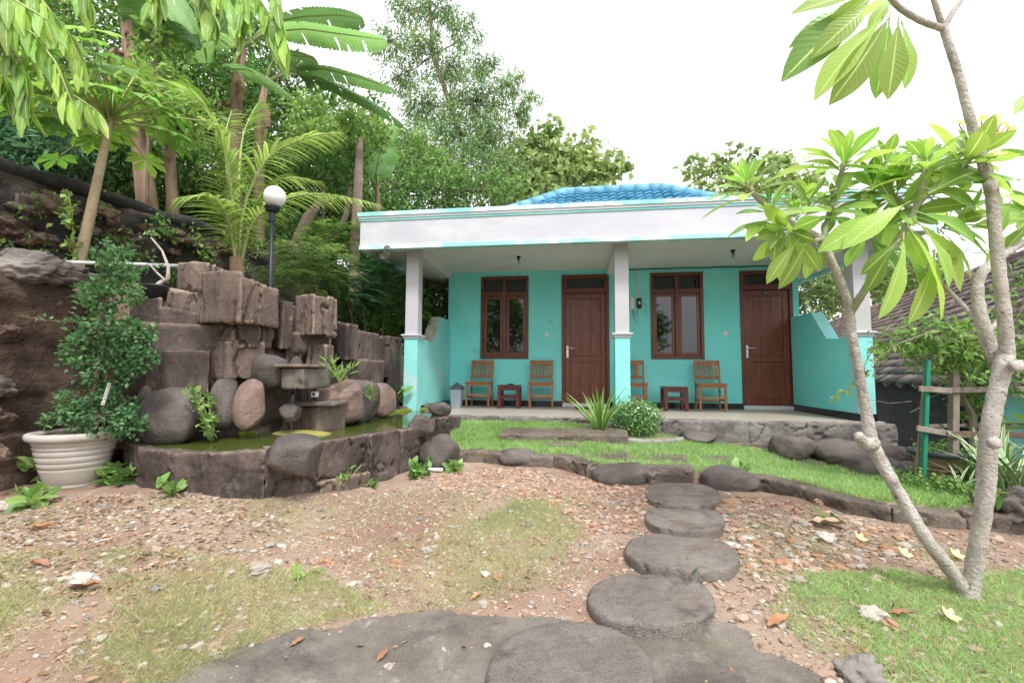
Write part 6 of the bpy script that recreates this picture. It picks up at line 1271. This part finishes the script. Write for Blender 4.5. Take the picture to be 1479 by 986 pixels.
# striped spider plants
STRIPE = bpy.data.materials.new('striped_leaf'); STRIPE.use_nodes = True; _t = STRIPE.node_tree; _bs = _t.nodes['Principled BSDF']; _bs.inputs['Roughness'].default_value = .45
_a = _t.nodes.new('ShaderNodeAttribute'); _a.attribute_name = 'rnd'; _r = _t.nodes.new('ShaderNodeValToRGB'); _r.color_ramp.elements[0].position = .35; _r.color_ramp.elements[0].color = (.17, .30, .10, 1); _r.color_ramp.elements[1].position = .6; _r.color_ramp.elements[1].color = (.66, .70, .50, 1)
_t.links.new(_a.outputs['Fac'], _r.inputs[0]); _t.links.new(_r.outputs[0], _bs.inputs['Base Color'])
def striped(label, base, n, L, lean=.75):
    t = thing('striped_plant', label, 'plant', tuple(base), group='striped strap-leaved plants at the trellis'); f = MB(); V = []; F = []; ns = 8
    for i in range(ns+1):
        t_ = i/ns; w_ = .045*min(1, .5+t_*2)*(1-t_)**.5
        for u in (-1, -.55, .55, 1): V.append((u*w_, t_, -.4*t_*t_+.3*abs(u)*w_))
    for i in range(ns):
        for j in range(3): q = i*4+j; F.append((q, q+1, q+5, q+4))
    V = np.array(V); F = np.array(F); a = RNG.random(n)*6.28; e = lean*RNG.random(n)**.6; D = np.stack([np.cos(a)*e, np.sin(a)*e, np.ones(n)], -1); N = -np.stack([np.cos(a), np.sin(a), np.zeros(n)], -1)
    leaves(f, (V, F), np.array(tuple(base))+RNG.normal(size=(n, 3))*np.array([.05, .05, 0]), D, N, L*(.5+.6*RNG.random(n))); f.A = [np.tile(np.tile([1, 0, 0, 1], ns+1), n).astype(float)]
    obj('leaves', f, STRIPE, t, recalc=False); m = MB(); m.tube([Vector(base)-Vector((0, 0, .02)), Vector(base)+Vector((0, 0, .04))], .02, 6); obj('stem', m, BANRIB, t)
striped('striped strap-leaved plant hiding the foot of the grey trellis post', on(1412, 4.1), 34, .52); striped('large striped plant just right of the thick plumeria trunk', on(1462, 3.7), 46, .62); striped('striped plant at the right edge of the photo', on(1510, 3.9), 40, .62); striped('small striped plant on the grass in front of the ribbed pot', on(1372, 3.75), 9, .36, .9); striped('striped plant behind the thick plumeria trunk', on(1430, 4.0), 34, .6)
t = thing('broad_leaf_plant', 'broad green leaves poking in at the right edge above the striped plants', 'plant', tuple(on(1500, 4.2)))
f = MB(); leaves(f, tmpl_blade(.4, 6, .2, .2), np.array([tuple(at(1500, 620, 4.2))]*3), np.array([(-1, 0, .35), (-1, 0, .12), (-.8, -.2, .6)]), np.array([(0, 0, 1.)]*3), np.array([.42, .4, .35])); m = MB(); m.tube([on(1500, 4.2), at(1500, 620, 4.2)], .012, 6); obj('stem', m, BANRIB, t); obj('leaves', f, LF_LIGHT, t, recalc=False)
t = thing('leafy_weed_bed', 'low creeping green leaves between the lawn and the green trellis post', 'ground cover', tuple(on(1330, 4.1))); f = MB()
for x, y, d in ((1300, 700, 4.2), (1335, 712, 3.95), (1360, 715, 3.85), (1320, 690, 4.35), (1385, 722, 3.7)): p = on(x, d); cloud(f, p+Vector((0, 0, .02)), (.2, .14, .04), 500, .035, DR, per=5, cr=.4, shell=0)
o = obj('leaves', f, LF_MID, t, recalc=False)
# overhead wires
for a, b, lb_ in [((1395, 361, 9), (1640, 372, 9), 'upper thin overhead wire above the brown roof'), ((1395, 364, 9.3), (1640, 380, 9.3), 'lower thin overhead wire above the brown roof')]:
    m = MB(); m.tube([at(*a)+Vector((-2, 3, 0)), at(*a), at(*b)], .008, 5); tag(obj('overhead_wire', m, BLACK), lb_, 'wire')
# right backdrop trees over and beside the neighbour roof
tree('garden_tree', 'pale green treetops just above the far end of the brown roof', 'tree', on(1262, 30), [(1262, 430, 30), (1265, 400, 30)], [(1260, 390, 30, 50, 30), (1310, 400, 30, 50, 28), (1220, 405, 30, 40, 30)], LF_LIGHT, DD, .36, 3000, G_)

# ================================================================== PLUMERIA (foreground right)
pl_ = thing('plumeria_tree', 'plumeria tree in the right foreground with two pale forking stems and long leaves', 'tree', tuple(gp(1398, 850, hg)))
def limb(pts, rad, mt=BARKP, name='branch', n=14, sd=0):
    P = [at(*p) for p in pts]; Q = []; Rr = []; rad = [r/stretch_at(p[0])*1.04 for r, p in zip(rad, pts)]
    for i in range(len(P)-1):
        p0 = P[max(i-1, 0)]; p1 = P[i]; p2 = P[i+1]; p3 = P[min(i+2, len(P)-1)]
        for k in range(6):
            t_ = k/6; Q.append(.5*((2*p1)+(p2-p0)*t_+(2*p0-5*p1+4*p2-p3)*t_*t_+(3*p1-p0-3*p2+p3)*t_**3)); Rr.append(rad[i]+(rad[i+1]-rad[i])*t_)
    Q.append(P[-1]); Rr.append(rad[-1]); Rr = [r*(1+.05*math.sin(k*2.3+sd)) for k, r in enumerate(Rr)]
    m = MB(); m.tube(Q, Rr, n, rough=.05, seed=sd); return obj(name, m, mt, pl_, smooth=True)
limb([(1396, 875, 2.5), (1404, 835, 2.49), (1416, 765, 2.46), (1424, 700, 2.43), (1428, 630, 2.4), (1438, 575, 2.4), (1450, 525, 2.4), (1454, 500, 2.42)], [.064, .054, .050, .056, .054, .052, .058, .044], name='trunk', n=18, sd=1)
limb([(1455, 520, 2.4), (1452, 470, 2.38), (1444, 400, 2.36), (1437, 330, 2.35), (1432, 275, 2.35), (1414, 215, 2.35), (1398, 160, 2.35), (1385, 110, 2.35), (1372, 70, 2.35), (1363, 40, 2.35)], [.044, .043, .040, .038, .040, .033, .029, .027, .026, .025], name='trunk', n=16, sd=2)
limb([(1448, 540, 2.45), (1430, 500, 2.5), (1415, 450, 2.52), (1413, 405, 2.55), (1435, 378, 2.6), (1479, 350, 2.65), (1530, 330, 2.7)], [.05, .045, .042, .038, .034, .03, .028], sd=3)
limb([(1417, 470, 2.52), (1400, 450, 2.55), (1375, 425, 2.6), (1340, 390, 2.6)], [.022, .018, .016, .012], sd=30)
limb([(1425, 480, 2.55), (1440, 465, 2.6), (1452, 440, 2.7)], [.02, .018, .016], sd=31)
limb([(1400, 868, 2.5), (1375, 826, 2.5), (1338, 778, 2.5), (1300, 715, 2.55), (1272, 665, 2.6), (1258, 636, 2.62), (1252, 600, 2.62), (1244, 555, 2.62), (1232, 490, 2.6), (1226, 445, 2.6)], [.055, .046, .042, .040, .042, .044, .036, .030, .028, .030], name='trunk', n=16, sd=4)
limb([(1262, 640, 2.6), (1248, 640, 2.55), (1240, 628, 2.52)], [.045, .04, .028], name='branch_stub', sd=5)
limb([(1228, 450, 2.6), (1215, 410, 2.58), (1198, 370, 2.56), (1186, 345, 2.55), (1150, 326, 2.5), (1115, 303, 2.45), (1088, 280, 2.4), (1078, 262, 2.38)], [.03, .026, .024, .022, .018, .016, .014, .012], sd=6)
limb([(1186, 345, 2.55), (1170, 348, 2.5), (1155, 342, 2.45), (1140, 335, 2.4)], [.016, .014, .012, .01], sd=7)
limb([(1188, 348, 2.56), (1200, 300, 2.6), (1210, 268, 2.62), (1220, 232, 2.62)], [.018, .017, .016, .014], BARKG, sd=8)
limb([(1228, 450, 2.6), (1245, 425, 2.55), (1270, 385, 2.5), (1298, 345, 2.45), (1318, 310, 2.42), (1330, 275, 2.4), (1338, 232, 2.4)], [.03, .024, .022, .022, .02, .018, .014], BARKG, sd=9)
limb([(1322, 300, 2.42), (1350, 270, 2.4), (1385, 245, 2.4), (1405, 228, 2.4)], [.018, .016, .014, .012], BARKG, sd=10)
limb([(1320, 305, 2.5), (1300, 290, 2.6), (1285, 275, 2.7)], [.02, .016, .012], sd=11)
limb([(1363, 42, 2.35), (1330, 30, 2.3), (1300, 12, 2.25), (1285, -5, 2.2), (1275, -25, 2.2)], [.022, .020, .018, .016, .014], sd=12)
limb([(1362, 40, 2.35), (1352, 10, 2.33), (1340, -30, 2.3), (1330, -80, 2.3)], [.02, .018, .016, .014], sd=13)
limb([(1364, 40, 2.35), (1378, 15, 2.37), (1395, -10, 2.4), (1420, -60, 2.4)], [.02, .018, .016, .014], sd=14)
for j_, q in enumerate([(1432, 268, 2.31), (1462, 528, 2.33), (1430, 640, 2.3)]):
    m = MB(); blob(m, at(*q)+Vector((.02 if j_ else 0, -.0, 0)), (.032, .022, .03), 400+j_, .3, 2, 3); obj('branch_scar', m, BARKP, pl_, smooth=True)
PT = tmpl_blade(.33, 10, .22, .28, lambda t: max(.0, (min(t/.55, 1)**1.15)*(1-max(0, (t-.55)/.45)**2.2))**.9+.03, wave=.006)
def petiole_leaf(mb, pb_, b, dirs, N, L):
    dirs = np.array(dirs, float); n = len(dirs); dn = dirs/np.linalg.norm(dirs, axis=1, keepdims=True); s = .10*L
    bb = np.repeat(np.array([tuple(b)]), n, 0) if len(np.shape(b)) == 1 else np.array(b); e = bb+dn*s[:, None]
    for q in range(n): pb_.tube([tuple(bb[q]), tuple(e[q])], .004, 4, caps=False)
    leaves(mb, PT, e, dn, N, L*.92, uv=True)
def whorl(c, axis, n, L, droop=.0, open_=1.0, label=None, seed=0):
    rs = np.random.default_rng(900+seed); c = at(*c); ax = Vector(axis).normalized(); u = ax.orthogonal().normalized(); v = ax.cross(u); D = []; N = []; S = []; B_ = []
    for k in range(n):
        a = k*2.4+rs.random()*.3; t_ = (k+.5)/n; el = (.15+open_*t_**.8*1.1); r_ = (u*math.cos(a)+v*math.sin(a))
        d = ax*math.cos(el)+r_*math.sin(el); d.z -= droop*t_; D.append(tuple(d)); N.append(tuple(ax*math.sin(el)-r_*math.cos(el)+Vector((0, -.2, .2)))); S.append(L*.84*(.45+.6*t_)*(.85+.3*rs.random())); B_.append(tuple(c-ax*.09*t_))
    lf_ = MB(); pt_ = MB(); petiole_leaf(lf_, pt_, B_, D, np.array(N), np.array(S)); o = obj('leaf_whorl', lf_, LF_PLUM, pl_, recalc=False, smooth=True); obj('petioles', pt_, BANRIB, o)
whorl((1078, 260, 2.38), (-.3, -.2, .8), 20, .30, .15, 1.15, seed=1); whorl((1135, 332, 2.4), (-.5, -.3, -.15), 16, .32, .75, 1.0, seed=2); whorl((1221, 228, 2.62), (.1, -.1, 1), 24, .38, .05, 1.2, seed=3)
whorl((1338, 228, 2.4), (0, -.1, 1), 20, .32, .1, 1.25, seed=4); whorl((1405, 228, 2.4), (.7, -.2, .6), 20, .36, .2, 1.1, seed=5); whorl((1285, 275, 2.7), (-.6, -.2, .4), 20, .38, .2, 1.1, seed=6)
whorl((1490, 310, 2.6), (-.7, -.2, .3), 18, .38, .3, 1.1, seed=7); whorl((1250, 330, 2.55), (-.3, -.2, .3), 14, .32, .5, 1.1, seed=8)
whorl((1260, 262, 2.75), (-.1, -.1, 1), 18, .36, .2, 1.2, seed=11); whorl((1150, 300, 2.6), (-.2, -.2, .9), 12, .28, .3, 1.2, seed=12); whorl((1380, 320, 2.55), (.3, -.3, .2), 14, .40, .6, 1.1, seed=13); whorl((1300, 300, 2.5), (-.2, -.4, .1), 12, .36, .6, 1.1, seed=14); whorl((1205, 290, 2.65), (-.3, -.3, .4), 12, .30, .4, 1.2, seed=15)
whorl((1168, 285, 2.6), (-.2, -.3, .8), 16, .32, .2, 1.2, seed=16); whorl((1278, 235, 2.72), (.1, -.2, 1), 18, .36, .15, 1.2, seed=17); whorl((1112, 296, 2.45), (-.3, -.4, .6), 12, .30, .3, 1.2, seed=18); whorl((1360, 268, 2.6), (.2, -.4, .6), 14, .36, .3, 1.2, seed=19)
# hanging leaves: (base px, tip px) pairs traced leaf by leaf, each at its own distance
def hang(pairs, d0, seed, wmul=1.0):
    rs = np.random.default_rng(seed); lf_ = MB(); pt_ = MB(); B_, D_, N_, S_ = [], [], [], []
    for (bx, by, tx, ty) in pairs:
        d = d0+.25*(rs.random()-.5); b = at(bx, by, d); t_ = at(tx, ty, d+.14*(rs.random()-.4)); v = t_-b; L = v.length; B_.append(tuple(b)); D_.append(tuple(v+Vector((0, 0, .12*L)))); S_.append(L*1.02); N_.append(((rs.random()-.5)*1.2, -1.0, .35+.5*rs.random()))
    petiole_leaf(lf_, pt_, B_, D_, np.array(N_), np.array(S_)); o = obj('leaf_whorl', lf_, LF_PLUM, pl_, recalc=False, smooth=True); obj('petioles', pt_, BANRIB, o)
hang([(1290, 5, 1163, 52), (1270, -12, 1158, 96), (1275, -5, 1192, 70), (1285, 15, 1191, 125), (1288, 18, 1230, 137), (1285, 25, 1275, 128), (1298, 25, 1290, 127), (1302, 30, 1322, 115), (1280, -10, 1160, 8), (1290, -10, 1262, 38), (1270, -20, 1205, 40), (1310, 5, 1375, -30), (1290, -10, 1250, 20)], 2.2, 51)
hang([(1300, 345, 1256, 395), (1318, 315, 1413, 420), (1310, 325, 1388, 452), (1305, 335, 1300, 455), (1322, 305, 1428, 350), (1290, 355, 1258, 420), (1350, 360, 1338, 462), (1285, 300, 1205, 362), (1315, 290, 1232, 352), (1330, 270, 1425, 300), (1340, 280, 1440, 240), (1300, 350, 1350, 440), (1335, 330, 1385, 410)], 2.35, 52)
hang([(1155, 345, 1112, 405), (1165, 348, 1138, 416), (1172, 350, 1168, 402), (1178, 350, 1192, 390), (1140, 320, 1143, 385), (1125, 315, 1118, 372), (1160, 330, 1158, 380)], 2.45, 53)
hang([(1460, 290, 1440, 340), (1479, 300, 1520, 340), (1450, 285, 1400, 300), (1475, 260, 1420, 262), (1490, 230, 1440, 215), (1400, 235, 1375, 195), (1400, 240, 1360, 230), (1490, 130, 1474, 158), (1440, 280, 1500, 300), (1420, 250, 1460, 300)], 2.45, 54)
fl = MB(); st = MB(); FLV = mat('plumeria_petal', (.85, .78, .42), (.85, .68, .12), attr=1, rough=.5, trans=.25)
cpt = Vector(at(1415, 232, 2.4))
def flower(mb, c, r, ax, a=.5):
    ax = Vector(ax).normalized(); u = ax.orthogonal().normalized(); v = ax.cross(u); D_ = [tuple((u*math.cos(k*1.257)+v*math.sin(k*1.257))+ax*.5) for k in range(5)]
    leaves(mb, tmpl_blade(.6, 5, -.1, .2), np.repeat(np.array([tuple(c)]), 5, 0), np.array(D_), np.repeat(np.array([tuple(ax)]), 5, 0), np.full(5, r), np.full(5, a))
for k, (x, y) in enumerate([(1418, 175), (1445, 180), (1428, 190), (1405, 188), (1436, 176), (1412, 198), (1440, 196), (1385, 180), (1455, 188), (1440, 226)]):
    e = at(x, y, 2.4+.05*RNG.normal()); st.tube([cpt, cpt.lerp(e, .6), e], [.005, .004, .003], 5); flower(fl, e, .035+.015*RNG.random(), (RNG.normal()*.5, -.6, .8), RNG.random())
for k in range(14): e = at(1380+80*RNG.random(), 178+25*RNG.random(), 2.4); st.tube([cpt, e], [.004, .003], 4); leaves(fl, tmpl_diamond(.3), np.array([tuple(e)]), np.array([(0, 0, 1.)]), np.array([(0, -1., 0)]), np.array([.04]), np.array([.8]))
o = obj('flower_cluster', fl, FLV, pl_, recalc=False); obj('flower_stalks', st, BARKG, o)
for k, (x, y, lb_) in enumerate([(1305, 806, 'fallen cream flower left of the plumeria stems'), (1241, 783, 'fallen cream flower in the gravel far left of the plumeria'), (1380, 808, 'fallen cream flower between the two plumeria stems'), (1370, 897, 'fallen yellow flower in the grass below the plumeria')]):
    g = gp(x, y, hg); m = MB(); flower(m, g+Vector((0, 0, .02)), .05, (.2, -.5, .8), .1); tag(obj('fallen_flower', m, FLV, recalc=False), lb_, 'flower', 'fallen plumeria flowers')
